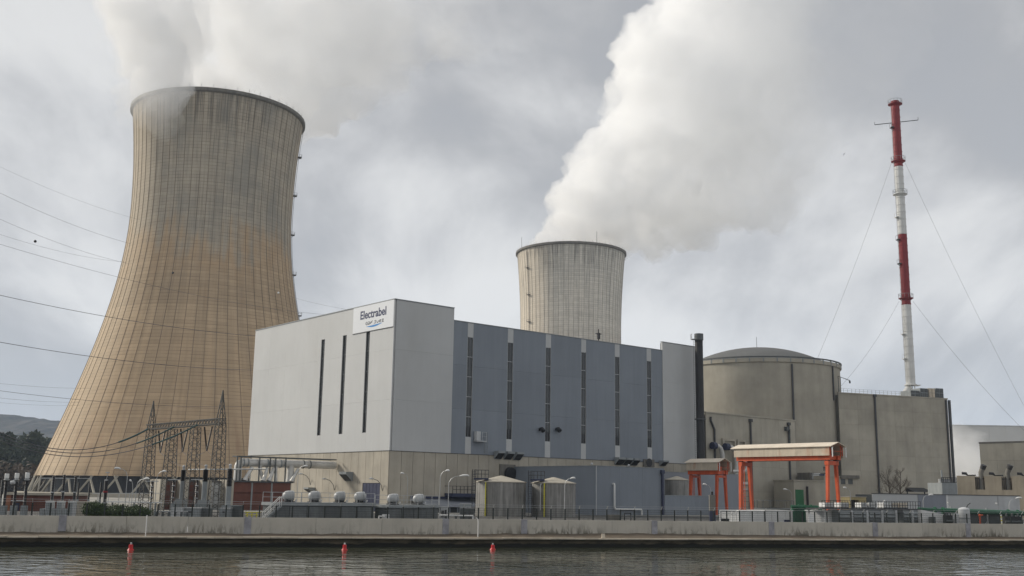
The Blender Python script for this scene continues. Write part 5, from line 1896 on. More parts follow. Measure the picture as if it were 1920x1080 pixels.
# busbar beam with four black drums
p, q = at(76, 896.5, 133), at(172, 896.5, 133)
t = thing('busbar_beam', 'pale beam with four long black drums on it before the tan tower columns', 'busbar', (p.x, p.y, 0))
Lb = q.x - p.x
b = MB(); b.beam((0, 0, p.z), (Lb, 0, q.z), .16, .14); b.build('beam', STEEL, t)
for px0, px1 in ((80, 101), (102.5, 121), (122.5, 143), (148.5, 168.5)):
    x0, x1 = (px0 - 76) / 96 * Lb, (px1 - 76) / 96 * Lb
    z = p.z + .24
    b = MB(); b.tube([(x0, 0, z), (x0 + .12, 0, z), (x1 - .12, 0, z), (x1, 0, z)], [.08, .16, .16, .08], 10); b.build('drum', BLACK, t)
for f in (.27, .47, .7):
    b = MB(); b.beam((Lb * f, .15, G), (Lb * f, .15, p.z - .07), .12); b.build('support_leg', GREY, t)
# grey cabinets
for n_, (p0, p1) in enumerate(((86, 97), (107, 117), (128, 138))):
    a, c = at(p0, 939, 118), at(p1, 939, 118)
    t = thing('switch_cabinet', ('left', 'middle', 'right')[n_] + ' pale grey stepped cabinet behind the fence below the brick building', 'cabinet', (a.x, a.y, G), 0, 'three grey cabinets')
    w = c.x - a.x
    h = a.z - G
    b = MB(); b.box(0, 0, 0, w, .9, h - .06); b.build('casing', GREY_L, t)
    b = MB(); b.box(-.05, -.05, h - .058, w + .05, .95, h); b.build('lid', WHITE_M, t)
    b = MB(); b.box(.06, -.03, .25, w - .06, -.002, h - .2); b.build('door', GREY, t)
    b = MB(); b.box(-.55, -.1, 0, -.03, .9, h * .55); b.build('side_box', GREY, t)
b = MB(); a, c = at(145, 940, 122), at(176, 940, 122)
b.box(0, 0, 0, c.x - a.x, .8, a.z - G - .1)
t = thing('pale_trough', 'long pale rubble coloured trough left of the green hedge', 'trough', (a.x, a.y, G))
b.build('casing', CONC, t)
b = MB(); b.box(-.05, -.05, a.z - G - .098, c.x - a.x + .05, .85, a.z - G); b.build('lid', CONC, t)
b = MB(); a, c = at(200, 939.5, 135), at(302, 939.5, 135); b.box(0, 0, -.16, c.x - a.x, .5, 0)
tag(b.build('cable_tray', WHITE_M, loc=a), 'long white cable tray running above the green hedge', 'tray')
for f in (.1, .5, .9):
    o = MB().box(-.08, .1, 0, .08, .3, a.z - .17 - G).build('support_leg', GREY, bpy.data.objects['cable_tray'], loc=((c.x - a.x) * f, 0, G - a.z))
# low dark screen wall at the tower foot
a, c = at(146, 925, 178), at(304, 925, 172)
t = thing('inlet_rail', 'thin horizontal rail with posts across the dark inlet of the tan tower', 'railing', (a.x, a.y, 0))
d = c - a
b = MB(); b.beam((0, 0, a.z), (d.x, d.y, c.z), .1); b.build('rail', STEEL, t)
for k in range(9):
    f = k / 8
    b = MB(); b.beam((d.x * f, d.y * f, G), (d.x * f, d.y * f, a.z + (c.z - a.z) * f), .09); b.build('rail_post', STEEL, t)

# hedge
rnd = random.Random(21)
cs = []
h0, h1 = at(160, 950, 113), at(286, 950, 113)
for k in range(46):
    f = rnd.random()
    p = h0.lerp(h1, f)
    hh = 2.0 * (0.75 + .25 * sin(pi * min(1, f * 1.3 + .15))) + rnd.uniform(-.1, .1)
    cs.append(((p.x - h0.x, p.y - h0.y + rnd.uniform(-.5, .5), hh * rnd.uniform(.35, .72)), (.75, .75, .62)))
hg = thing('hedge', 'low clipped green hedge behind the fence below the tan tower', 'hedge', (h0.x, h0.y, G))
leaf_cloud(cs, 260, .16, rnd).build('foliage', LEAF, hg)
st_ = MB()
for k in range(30): 
    x = (h1.x - h0.x) * (k + .5) / 30
    st_.beam((x, 0, 0), (x + rnd.uniform(-.2, .2), rnd.uniform(-.2, .2), 1.0), .05)
st_.build('stem', BARK, hg)

# transformer bays: fire walls with brick red panels
BO = at(435, 901, 181)


def KF(px, py): return hit(px, py, (BO.x, BO.y), CA)


fy = thing('transformer_bays', 'row of brick red fire walls with pale concrete columns behind the gantry', 'wall', (BO.x, BO.y, 0), YAW)
zt = BO.z
cols = [303.5, 348.5, 390, 432]
sx = [KF(p, 925)[0] for p in cols]
for k, s in enumerate(sx):
    b = MB(); b.box(s - .55, -.4, G, s + .35, 4.0, zt + (.0 if k < 3 else .15)); b.build('column', CONC, fy)
for k in range(3):
    for i in range(3):
        mm = BRICK if k < 2 else WHITE
        s0, s1 = sx[k] + .37, sx[k + 1] - .57
        b = MB(); b.box(s0 + (s1 - s0) * i / 3 + .02, 2.6, G, s0 + (s1 - s0) * (i + 1) / 3 - .02, 2.8, zt - .3); b.build('panel', mm, fy)
b = MB(); b.box(sx[0], 2.4, zt - .28, sx[3], 3.0, zt - .1); b.build('top_rail', TRIM, fy)
be = thing('brick_red_enclosure', 'dark brick red panelled enclosure under the big grey pipes', 'industrial building', (BO.x, BO.y, 0), YAW)
Le = KF(546, 902)[0]
b = MB(); b.box(.05, .1, G, Le - .05, 7, zt - .25); b.build('core_wall', BRICK, be)
zmid = KF(490, 925)[1]
for k in range(3):
    for (za, zc) in ((G, zmid - .15), (zmid + .15, zt - .25)):
        b = MB(); b.box(Le * k / 3 + .15, -.05, za, Le * (k + 1) / 3 - .15, .09, zc); b.build('panel', BRICK, be)
for k in range(4):
    b = MB(); b.box(max(0, Le * k / 3 - .14), -.1, G, min(Le, Le * k / 3 + .14), .095, zt - .26); b.build('post', GREY if 0 < k < 3 else CONC, be)
b = MB(); b.box(-.2, -.3, zt - .245, Le + .2, 7.2, zt); b.build('roof_slab', TRIM, be)
# big pipe manifold on top
pm = thing('pipe_manifold', 'big grey lagged pipes with bends on the brick red enclosure', 'pipework', (BO.x, BO.y, 0), YAW)
yp = 3.5
PO = (BO.x + CB.x * yp, BO.y + CB.y * yp)
def PF(px, py): return hit(px, py, PO, CA)
x0, zp = PF(447, 869.5); x1, _ = PF(628, 869)
zp = PF(530, 869.5)[1]
b = MB(); b.tube([(x0, yp, zt), (x0, yp, zp - .7), (x0 + .2, yp, zp - .2), (x0 + .8, yp, zp), (x1, yp, zp)], .68, 16); mp = b.build('pipe', LAGG, pm, smooth=True)
for px in (455, 463, 500, 525, 568, 580):
    s = PF(px, 869)[0]
    b = MB(); b.lathe([(.69, -.1), (.76, -.1), (.76, .1), (.69, .1)], 16, close=False)
    o = b.build('pipe_band', GREY_D if px > 560 else GREY, mp, loc=(s, yp, zp)); o.rotation_euler = (0, pi / 2, 0)
for px, px2, r in ((544, 541, .62), (516, 514, .3), (486, 490, .34)):
    s, s2 = PF(px, 880)[0], PF(px2, 900)[0]
    b = MB(); b.tube([(s, yp - .2, zp - .2), (s, yp - .2, zp - 1.2), (s2, yp - .5, zt + .5), (s2, yp - .5, zt)], [r, r, r * 1.1, r * 1.25], 14); b.build('riser', LAGG, pm, smooth=True)
for px, px2 in ((470, 452), (498, 486), (556, 540), (510, 497)):
    s, s2 = PF(px, 878)[0], PF(px2, 898)[0]
    b = MB(); b.tube([(s, yp - .6, zp - .9), (s2 + .3, yp - 1.4, zt + .7), (s2, yp - 1.5, zt + .02)], [.3, .34, .5], 12); b.build('branch_pipe', LAGG, pm, smooth=True)
b = MB()
zf = zp + 1.0
b.beam((x0 - .6, yp - .9, zf), (x1 - .3, yp - .9, zf), .22, .2); b.beam((x0 - .6, yp + .9, zf), (x1 - .3, yp + .9, zf), .22, .2)
for px in (440, 447, 482, 502, 512, 531):
    s = PF(px, 870)[0]
    b.beam((s, yp - .9, zt), (s, yp - .9, zf), .2); b.beam((s, yp - .9, zf), (s, yp + .9, zf), .16)
b.build('support_frame', GREY_D, pm)

# yellow guard rail and stair
a, c = at(463, 964, 113), at(481, 964, 113)
t = thing('guard_rail', 'yellow guard rail behind the fence below the stair', 'railing', (a.x, a.y, G))
for py in (960.5, 965.5):
    b = MB(); z = at(470, py, 113).z - G; b.beam((-.2, 0, z), (c.x - a.x + .4, 0, z), .07, .085); b.build('rail', YELLOW, t)
for x in (0, (c.x - a.x) / 2, c.x - a.x):
    b = MB(); b.beam((x, .1, 0), (x, .1, at(470, 960, 113).z - G), .09); b.build('post', YELLOW, t)


def cooler(label, px0, px1, ptop, Y0, Y1, drums, rail=True):
    a, c = at(px0, ptop, Y0), at(px1, ptop, Y1)
    d = (c - a).xy
    L = d.length
    t = thing('cooler_unit', label, 'cooling unit', (a.x, a.y, G), atan2(d.y, d.x), 'grey cooling units behind the fence')
    h = a.z - G - .35
    n = max(3, round(L / 2.0))
    b = MB(); b.box(.05, .08, 0, L - .05, 2.6, h - .02); b.build('casing', GREY_D, t)
    for k in range(n):
        b = MB(); b.box(L * k / n + .04, 0, .1, L * (k + 1) / n - .04, .075, h - .1); b.build('side_panel', GREY_M, t)
    b = MB(); b.box(-.1, -.12, h, L + .1, 2.7, h + .35); b.build('deck', GREY, t)
    b = MB()
    nr = max(6, round(L / 1.1))
    for k in range(nr + 1):
        x = L * k / nr
        b.beam((x, -.05, h + .35), (x, -.05, h + 1.4), .045)
        if k % 2 == 0: b.beam((x, 2.6, h + .35), (x, 2.6, h + 1.4), .045)
    for zz in (.88, 1.4):
        b.beam((0, -.05, h + zz), (L, -.05, h + zz), .045); b.beam((0, 2.6, h + zz), (L, 2.6, h + zz), .045)
    if rail: b.build('railing', STEEL, t)
    for n_, px in enumerate(drums):
        s = hit(px, ptop, (a.x, a.y), d.normalized())[0]
        u = thing('cooler_drum', '', 'drum', (a.x + d.normalized().x * s, a.y + d.normalized().y * s, G + h + .35), atan2(d.y, d.x), 'white domed drums on the cooling units')
        b = MB()
        pr = [(.01, -.95), (.38, -.86), (.66, -.6), (.76, -.2), (.76, .62), (.64, .7), (.3, .78), (.01, .8)]
        b.lathe(pr, 20, close=False)
        o = b.build('drum_shell', GREY_P, u, loc=(0, 1.1, .92), smooth=True); u.scale = (.74,) * 3
        o.rotation_euler = (0, pi / 2, radians(-12))
        b = MB(); b.lathe([(.765, .30), (.79, .30), (.79, .37), (.765, .37)], 20, close=False)
        o = b.build('drum_band', GREY, u, loc=(0, 1.1, .92)); o.rotation_euler = (0, pi / 2, radians(-12))
        b = MB(); b.box(-.85, .5, .02, .85, 1.7, .14); b.box(-.6, .6, .14, -.35, 1.6, .42); b.box(.25, .6, .14, .5, 1.6, .42); b.build('cradle', BLACK, u)
        b = MB(); b.tube([(.75, .6, .1), (.85, .45, .25), (.85, .42, .45)], .11, 8); b.build('valve', WHITE_M, u)
        yield u, px


names = {547: 'white domed drum at the stair end of the long grey cooler', 595: 'white domed drum second from the stair on the long cooler', 643: 'white domed drum third from the stair on the long cooler', 681: 'white domed drum in front of the navy door',
         745: 'white domed drum below the hall corner on the short cooler', 793: 'white domed drum at the right of the short cooler'}
for u, px in cooler('long grey cooling unit with a white railing and four white drums', 510, 702, 941.5, 116, 123, (547, 595, 643, 681)): u['label'] = names[px]
for u, px in cooler('shorter grey cooling unit with two white drums below the hall corner', 729, 822, 946.5, 122, 127, (745, 793)): u['label'] = names[px]
# stair at the left end of the long cooler
a = at(525, 931, 115.5)
bt = at(492, 966, 114.5)
t = thing('steel_stair', 'white steel stair with handrails at the end of the long grey cooler', 'stairs', (bt.x, bt.y, G))
d = a - bt
rise = a.z - G - 1.05
for sy in (0, .9):
    b = MB(); b.beam((0, sy, .05), (d.x, d.y + sy, rise), .06, .2); b.build('stringer', GREY, t)
    b = MB()
    b.beam((0, sy, 1.05), (d.x, d.y + sy, rise + 1.05), .05); b.beam((0, sy, .55), (d.x, d.y + sy, rise + .55), .04)
    for f in (0, .33, .66, 1): b.beam((d.x * f, d.y * f + sy, rise * f), (d.x * f, d.y * f + sy, rise * f + 1.05), .05)
    b.build('handrail', WHITE_M, t)
for k in range(7):
    f = (k + .5) / 7
    b = MB(); b.box(d.x * f - .14, d.y * f + .04, rise * f - .02, d.x * f + .14, d.y * f + .86, rise * f + .02); b.build('tread', GREY, t)
# grey plant right of gantry base: skid units
for n_, (p0, p1, pt, Y, lab, mm) in enumerate(((322, 343, 951, 117, 'light grey skid box below the lattice gantry', GREY_L), (344, 376, 951.5, 117.5, 'long blue grey skid box below the lattice gantry', GREY), (377, 392, 952, 118, 'dark grey skid box right of the blue grey one', GREY_D), (412, 432, 952, 119, 'ribbed grey pump box below the red enclosure', GREY), (434, 450, 947, 120, 'dark upright tank box below the red enclosure', GREY_D))):
    a, c = at(p0, pt, Y), at(p1, pt, Y)
    t = thing('skid_box', lab, 'equipment box', (a.x, a.y, G), 0, 'equipment boxes behind the fence')
    w, h = c.x - a.x, a.z - G
    b = MB(); b.box(0, 0, 0, w, 1.4, h - .08); b.build('casing', mm, t)
    b = MB(); b.box(-.04, -.04, h - .078, w + .04, 1.44, h); b.build('lid', GREY_L if mm is not GREY_D else GREY, t)
    for k in range(2):
        b = MB(); b.box(w * k / 2 + .08, -.03, .2, w * (k + 1) / 2 - .08, -.002, h - .25); b.build('door', mm, t)
    b = MB(); b.box(w * .3, -.05, h * .6, w * .5, -.032, h * .72); b.build('nameplate', TRIM, t)
a, c = at(294, 958.5, 114), at(352, 958.5, 114)
t = thing('low_rail', 'low pale rail on small legs below the lattice gantry', 'railing', (a.x, a.y, G))
b = MB(); b.beam((0, 0, a.z - G), (c.x - a.x, 0, a.z - G), .1); b.build('rail', STEEL, t)
for k in range(6):
    b = MB(); b.box((c.x - a.x) * k / 5 - .1, -.1, 0, (c.x - a.x) * k / 5 + .1, .1, a.z - G - .05); b.build('leg', GREY_D, t)

# walkway with navy fascia and the blue lean-to before the hall
s0, zr_ = RF(833, 919); s1, _ = RF(889, 916)
wk = thing('entrance_walkway', 'navy edged walkway with railing on the concrete base left of the tanks', 'walkway', loc_ab(0, 0), YAW)
_, zf0 = RF(860, 925); _, zf1 = RF(860, 931.5)
b = MB(); b.box(s0, -2.6, zf1, s1 + 1, -.12, zf0); b.build('fascia', NAVY, wk)
b = MB()
for k in range(9):
    x = s0 + (s1 - s0) * k / 8
    b.beam((x, -2.5, zf0), (x, -2.5, zf0 + 1.25), .07)
for zz in (.65, 1.25): b.beam((s0, -2.5, zf0 + zz), (s1, -2.5, zf0 + zz), .07)
b.beam((s0, -2.5, zf0 + 1.25), (s0, -.12, zf0 + 1.25), .07)
b.build('railing', BLACK, wk)
ln = thing('lean_to', 'low lean-to with pale sloping roof sheets and dark openings below the walkway', 'industrial building', loc_ab(0, 0), YAW)
s0, zt_ = RF(768, 934); _, zb_ = RF(800, 941)
s1 = RF(892, 934)[0]
for k in range(4):
    u, v = s0 + (s1 - s0) * k / 4 + .03, s0 + (s1 - s0) * (k + 1) / 4 - .03
    b = MB(); b.prism([(u, -.15, zt_ - .3), (u, -.15, zt_ - .1), (u, -4.5, zb_ - .6), (u, -4.5, zb_ - .8)], (u, 0, 0), (v, 0, 0)); b.build('roof_sheet', BLUE_L, ln)
b = MB(); b.box(s0, -.35, zt_ - .05, s1, -.14, zt_ + .35); b.build('flashing', NAVY, ln)
b = MB(); b.box(s0 + .2, -3.6, G, s1 - .2, -3.4, zb_ - .9); b.build('dark_front', BLACK, ln)
for k in range(9):
    u = s0 + .4 + (s1 - s0 - .8) * k / 8
    b = MB(); b.beam((u, -4.2, G), (u, -4.2, zb_ - .75), .18); b.build('post', BLUE_L, ln)
# pale pipes low behind fence
a, c = at(700, 963.5, 114), at(722, 963.5, 114)
t = thing('valve_station', 'white pipes and a pale tank between the two grey coolers', 'pipework', (a.x, a.y, G))
b = MB(); b.tube([(0, 0, .35), (c.x - a.x, 0, .35)], .07, 6); b.tube([(.6, 0, .2), (.6, 0, .85), (1.2, 0, .85)], .08, 6); b.build('pipe', WHITE_M, t)
b = MB(); b.box(.9, .2, 0, 1.6, .9, 1.05); b.build('tank', GREY_L, t)
a, c = at(824, 966, 116), at(888, 966, 119)
t = thing('low_pipe', 'white pipe running low behind the fence left of the tanks', 'pipe', (a.x, a.y, G))
b = MB(); b.tube([(0, 0, a.z - G), (c.x - a.x, 0, c.z - G), (c.x - a.x + .1, 0, 0)], .10, 8); b.build('pipe', WHITE_M, t)
for f in (.2, .5, .8):
    b = MB(); b.box((c.x - a.x) * f - .12, -.12, 0, (c.x - a.x) * f + .12, .12, a.z - G - .09); b.build('saddle', GREY_D, t)
for n_, (p0, p1, pt, Y, mm, lab) in enumerate(((826, 840, 950, 128, GREY_L, 'light grey box right of the short cooler'), (862, 883, 944, 130, GREY, 'grey fan box left of the left tank'), (863, 889, 952, 124, GREY_D, 'dark pump group before the left tank'))):
    a, c = at(p0, pt, Y), at(p1, pt, Y)
    t = thing('equipment_box', lab, 'equipment box', (a.x, a.y, G), 0, 'equipment boxes behind the fence')
    w, h = c.x - a.x, a.z - G
    b = MB(); b.box(0, 0, 0, w, 1.2, h - .06); b.build('casing', mm, t)
    b = MB(); b.box(-.05, -.05, h - .058, w + .05, 1.25, h); b.build('lid', STEEL, t)
    b = MB(); b.tube([(w * .3, -.1, h * .35), (w * .3, -.1, h * .75)], .16, 8); b.build('motor', TRIM, t)
    b = MB(); b.tube([(w * .7, -.1, 0), (w * .7, -.1, h * .8)], .1, 8); b.build('pipe', TRIM, t)
# pipe stub and box before the annex
a = at(1138, 967, 121)
t = thing('rusty_pump', 'rusty grey pump box before the annex wall', 'pump', (a.x, a.y, G))
b = MB(); b.box(0, 0, 0, 1.5, .8, a.z - G + .1); b.build('casing', CONC_D, t)
b = MB(); b.tube([(-.25, .3, .3), (1.7, .3, .3)], .24, 10); b.build('motor', GREY, t)
a = at(1163, 957, 121)
t = thing('pipe_hoop', 'dark pipe hoops before the annex wall by the white pipe', 'pipework', (a.x, a.y, G))
h = a.z - G
b = MB(); b.tube([(0, 0, 0), (0, 0, h), (1.6, 0, h), (1.6, 0, 0)], .09, 6); b.tube([(.5, .2, 0), (.5, .2, h - .3), (1.2, .2, h - .3), (1.2, .2, 0)], .08, 6); b.build('pipe', BLACK, t)


# ------------------------------------------------------------------ orange gantry cranes


def crane(label, near_l, near_r, Ynear, length, zbot, beam_h, width, ridge_dz, wall_dz, leg_foot, npan, ks=1.0):
    """portal crane; local x runs from the near end frame away from the river, y across"""
    a = at(*near_l, Ynear)
    d = CB
    t = thing('gantry_crane', label, 'crane', (a.x, a.y, 0), atan2(d.y, d.x), 'orange gantry cranes')
    w = width
    z0 = zbot
    z1 = z0 + beam_h
    # local y points to -CA side: across = -y is to the right in the picture
    for yy in (0.0, -w):
        b = MB(); b.box(-.2, yy - .28, z0, length + .2, yy + .28, z1); g = b.build('main_beam', ORANGE, t)
        for k in range(1, npan):
            b = MB(); x = length * k / npan; b.box(x - .05, yy - .3, z0 + .02, x + .05, yy + .3, z1 - .02); b.build('stiffener', ORANGE, g)
    for x in (0.35, length - .35):
        b = MB(); b.box(x - .3, -w + .28, z0 + .05, x + .3, -.28, z1 - .05); b.build('end_beam', ORANGE, t)
        b = MB(); b.box(x - .28, -w - .25, z0 - .62, x + .28, .25, z0 - .12); hb = b.build('head_beam', ORANGE, t)
        b = MB()
        for yy in (0, -w): b.box(x - .22, yy - .2, z0 - .12, x + .22, yy + .2, z0); 
        b.build('bearing', BLACK, hb)
        for yy, sg in ((0.0, 1), (-w, -1)):
            b = MB(); b.beam((x, yy, z0 - .6), (x, yy + sg * leg_foot, G - .2), .36 * ks if x < 1 else .58, .38 * ks, .30 * ks, .30 * ks, up=(1, 0, 0)); b.build('leg', ORANGE, t)
        if x > 1:
            b = MB()
            for s_ in (.25, .55): b.beam((x + s_, -w * .5 - .1, G), (x + s_, -w * .5 - .1, z0), .06)
            z = G + .3
            while z < z0:
                b.beam((x + .25, -w * .5 - .1, z), (x + .55, -w * .5 - .1, z), .04); z += .4
            b.build('ladder', ORANGE, t)
    # sheeted housing on the beams
    zw = z1 + wall_dz
    zr = z1 + ridge_dz
    ov = .55
    for yy, nm in ((ov, 1), (-w - ov, -1)):
        for k in range(npan):
            x0, x1 = -.35 + (length + .7) * k / npan + .012, -.35 + (length + .7) * (k + 1) / npan - .012
            b = MB(); b.box(x0, yy - .03, z1 - .05 if nm > 0 else z1 - .3, x1, yy + .03, zw); b.build('side_sheet', CREAM, t)
            b = MB(); b.box(x0 - .05, yy + nm * -.12, z1 - .05, x0 + .05, yy - nm * .04, zw); b.build('sheet_post', ORANGE, t)
    for sg in (0, 1):
        for k in range(npan):
            x0, x1 = -.75 + (length + 1.5) * k / npan + .008, -.75 + (length + 1.5) * (k + 1) / npan - .008
            ye = ov + .22 if sg == 0 else -w - ov - .22
            b = MB(); b.prism([(x0, ye, zw - .08), (x0, -w / 2, zr), (x0, -w / 2, zr + .07), (x0, ye, zw)], (x0, 0, 0), (x1, 0, 0)); b.build('roof_sheet', CREAM_ROOF, t)
    # open end frames
    for x in (-.4, length + .4):
        b = MB()
        for yy in (0.0, -w): b.beam((x, yy, z1 - .1), (x, yy, zw + (zr - zw) * (1 - abs(yy + w / 2) / (w / 2 + ov)) - .05), .08)
        b.beam((x, ov, z1 + .5), (x, -w - ov, z1 + .5), .05)
        b.build('end_frame', ORANGE, t)
    for (yy) in (ov, -w - ov):
        b = MB(); b.box(-.82, yy - .06, z1 - .2, -.72, yy + .06, zw - .1); b.build('corner_post', WHITE_M, t)
    b = MB(); b.box(.6, -w * .75, z1 + .1, 1.8, -w * .25, z1 + .75); b.tube([(1.2, -w * .5, z1 + .3), (1.2, -w * .5, z0 - .9)], .05, 6); tr = b.build('trolley', ORANGE, t)
    b = MB(); b.box(.95, -w * .5 - .18, z0 - 1.3, 1.45, -w * .5 + .18, z0 - .8); b.build('hook_block', GREY_D, tr)
    return t


Yb = 130.5
zb = at(1556, 862, Yb).z
crane('tall orange gantry crane with cream roofed housing, the larger of the two', (1556, 862), None, Yb, 13.7, zb, at(1556, 853.5, Yb).z - zb, 1.75,
      at(1567, 829.5, Yb).z - at(1567, 853.5, Yb).z, at(1553, 837, Yb).z - at(1553, 854, Yb).z, .45, 6)
Yb = 208.0
zb = at(1345, 889.5, Yb).z
crane('short orange gantry crane with cream roofed housing beside the low blue building', (1347, 889.5), None, Yb, 7.2, zb, at(1345, 881.5, Yb).z - zb, 2.4,
      at(1358, 859.5, Yb).z - at(1358, 881.5, Yb).z, at(1343, 867, Yb).z - at(1343, 882, Yb).z, .45, 3, 1.35)

# ------------------------------------------------------------------ right yard
for n_, (p0, p1, pt, Y0, Y1, lab) in enumerate(((1384, 1432, 957, 121, 124, 'white flat topped container between the crane legs'), (1433, 1486, 956.5, 124, 127, 'white flat topped container left of the green pipe'), (1545, 1571, 957, 124, 126, 'white container right of the front crane leg'))):
    a, c = at(p0, pt, Y0), at(p1, pt, Y1)
    d = (c - a).xy
    L = d.length
    t = thing('white_container', lab, 'container', (a.x, a.y, G), atan2(d.y, d.x), 'white containers behind the fence')
    h = a.z - G
    k_ = max(2, round(L / 1.2))
    b = MB(); b.box(.03, .06, 0, L - .03, 2.4, h - .1); b.build('core', GREY_L, t)
    for k in range(k_):
        b = MB(); b.box(L * k / k_ + .02, 0, .12, L * (k + 1) / k_ - .02, .055, h - .12); b.build('side_panel', WHITE_M, t)
    b = MB(); b.box(-.06, -.08, h - .098, L + .06, 2.5, h); b.build('lid', WHITE_M, t)
# dark tarpaulin and rails behind them
a = at(1420, 952, 131); c = at(1482, 951, 134)
t = thing('round_basin', 'low dark rimmed basin with thin railing behind the white containers', 'basin', (a.lerp(c, .5).x, a.lerp(c, .5).y, G))
r = (c.x - a.x) / 2
h = a.z - G
b = MB(); b.lathe([(r, 0), (r, h), (r - .2, h), (r - .2, h - .3), (.01, h - .3)], 32, close=False); b.build('basin_wall', GREY_D, t)
b = MB()
for k in range(16):
    q = 2 * pi * k / 16
    b.beam((r * cos(q), r * sin(q), h), (r * cos(q), r * sin(q), h + .9), .05)
b.lathe([(r - .03, h + .87), (r + .03, h + .87), (r + .03, h + .93), (r - .03, h + .93), (r - .03, h + .87)], 32, close=False)
b.build('railing', GREY_D, t)
a, c = at(1350, 957, 119), at(1380, 957, 119)
t = thing('pipework', 'white pipe frame between the feet of the two orange cranes', 'pipework', (a.x, a.y, G))
h, L = a.z - G, c.x - a.x
b = MB(); b.tube([(0, 0, 0), (0, 0, h), (L, 0, h), (L, 0, 0)], .07, 6); b.tube([(0, 0, h - .35), (L, 0, h - .35)], .05, 6); b.tube([(L * .75, 0, 0), (L * .75, 0, h)], .06, 6); b.build('pipe', WHITE_M, t)
b = MB(); b.box(.2, .3, 0, L * .6, 1.1, h * .55); b.build('valve_box', BLACK, t)
# person-sized kiosk: tan post box between workshop and small crane
a = at(1336, 928, 132)
t = thing('control_post', 'narrow tan and navy control post beside the small orange crane leg', 'control post', (a.x, a.y, G))
h = a.z - G
b = MB(); b.box(-.36, 0, 1.7, .36, .6, h); b.build('upper_box', CONC_D, t)
b = MB(); b.box(-.35, .05, 0, .35, .55, 1.69); b.build('lower_box', NAVY, t)
b = MB(); b.tube([(0, .3, h), (0, .3, h + .4)], .14, 8); b.build('vent', BLACK, t)
# green pipe group in the middle
a = at(1488, 950, 127); c = at(1532, 950, 127)
t = thing('green_pipe_bend', 'dark green pipe with a bend between the big crane legs', 'pipework', (a.x, a.y, G))
h, L = a.z - G, c.x - a.x
b = MB(); b.tube([(-.3, 0, h), (L, 0, h), (L + .4, 0, h - .25), (L + .5, 0, h - 1.0), (L + .5, 0, 0)], .2, 10); b.tube([(0, .2, h), (0, .2, 0)], .2, 10); b.build('pipe', GREEN, t, smooth=True)
for f in (.18, .45, .72):
    b = MB(); o = b.tube([(L * f, 0, h), (L * f + .14, 0, h)], .28, 12).build('flange', GREEN, t)
b = MB(); b.tube([(.9, -.1, h - .5), (1.9, -.1, h - .35), (2.3, -.1, h - .9)], .13, 8); b.tube([(1.3, -.1, h - .6), (1.3, -.1, 0)], .12, 8); b.build('valve', GREEN, t)
b = MB(); b.box(.1, .35, 0, L * .7, .6, h - .25); b.build('dark_screen', GREEN, t)
a = at(1514, 968, 122)
t = thing('tilted_panel', 'small tilted white panel behind the fence beside the front crane leg', 'panel', (a.x, a.y, G))
b = MB(); b.add([(0, 0, .15), (.75, 0, .15), (1.0, .4, a.z - G + .3), (.25, .4, a.z - G + .3), (0, .05, .15), (.75, .05, .15), (1.0, .45, a.z - G + .3), (.25, .45, a.z - G + .3)], [(0, 1, 2, 3), (7, 6, 5, 4), (0, 4, 5, 1), (1, 5, 6, 2), (2, 6, 7, 3), (3, 7, 4, 0)]); b.build('sheet', WHITE_M, t)
b = MB(); b.beam((.3, .6, 0), (.3, .44, .9), .06); b.beam((.8, .6, 0), (.8, .44, .9), .06); b.build('leg', GREY, t)
a = at(1472, 970, 121)
b = MB(); b.box(0, 0, 0, .5, .5, .75); b.box(-.04, -.04, .75, .54, .54, .82)
tag(b.build('blue_bin', NAVY, loc=(a.x, a.y, G + .2)), 'small dark blue bin behind the fence before the white containers', 'bin')
# louvred coolers in a row with a platform above
LO = at(1572, 956, 124)
LD = (at(1726, 958, 131) - LO).xy.normalized()
def VF(px, py): return hit(px, py, (LO.x, LO.y), LD)
for n_, (p0, p1) in enumerate(((1574, 1595), (1600, 1624), (1630, 1652), (1657, 1678), (1694, 1709), (1711, 1727))):
    s0, zt = VF(p0, 956); s1, _ = VF(p1, 956)
    t = thing('louvred_cooler', ('first', 'second', 'third', 'fourth', 'fifth', 'last')[n_] + ' grey louvred cooler from the front crane leg, below the railing', 'cooling unit', (LO.x + LD.x * s0, LO.y + LD.y * s0, G), atan2(LD.y, LD.x), 'row of grey louvred coolers')
    w, h = s1 - s0, zt - G
    b = MB(); b.box(.02, .1, 0, w - .02, 1.8, h); b.build('casing', GREY, t)
    for k in range(5):
        z = .15 + (h - .3) * k / 5
        b = MB(); b.add([(.06, .06, z), (w - .06, .06, z), (w - .06, -.05, z + .05), (.06, -.05, z + .05), (.06, .09, z + (h - .3) / 5 - .05), (w - .06, .09, z + (h - .3) / 5 - .05)], [(0, 1, 2, 3), (3, 2, 5, 4), (0, 4, 5, 1), (0, 3, 4), (1, 5, 2)]); b.build('louvre', GREY if k > 2 else GREY_D, t)
    b = MB(); b.box(w - .005, -.02, 0, w + .35, .12, h - .02); b.build('end_plate', GREY_L, t)
pl = thing('long_platform', 'long platform with thin dark railing above the louvred coolers', 'platform', (LO.x, LO.y, 0), atan2(LD.y, LD.x))
zp = VF(1650, 953.5)[1]
sA, sB = VF(1541, 953)[0], VF(1726, 955)[0]
b = MB(); b.box(sA, -.1, zp - .12, sB, 2.4, zp); b.build('deck', BLACK, pl)
b = MB()
n = 36
for k in range(n + 1):
    x = sA + (sB - sA) * k / n
    b.beam((x, -.05, zp), (x, -.05, zp + .85), .04)
for zz in (.42, .85): b.beam((sA, -.05, zp + zz), (sB, -.05, zp + zz), .045)
b.build('railing', BLACK, pl)
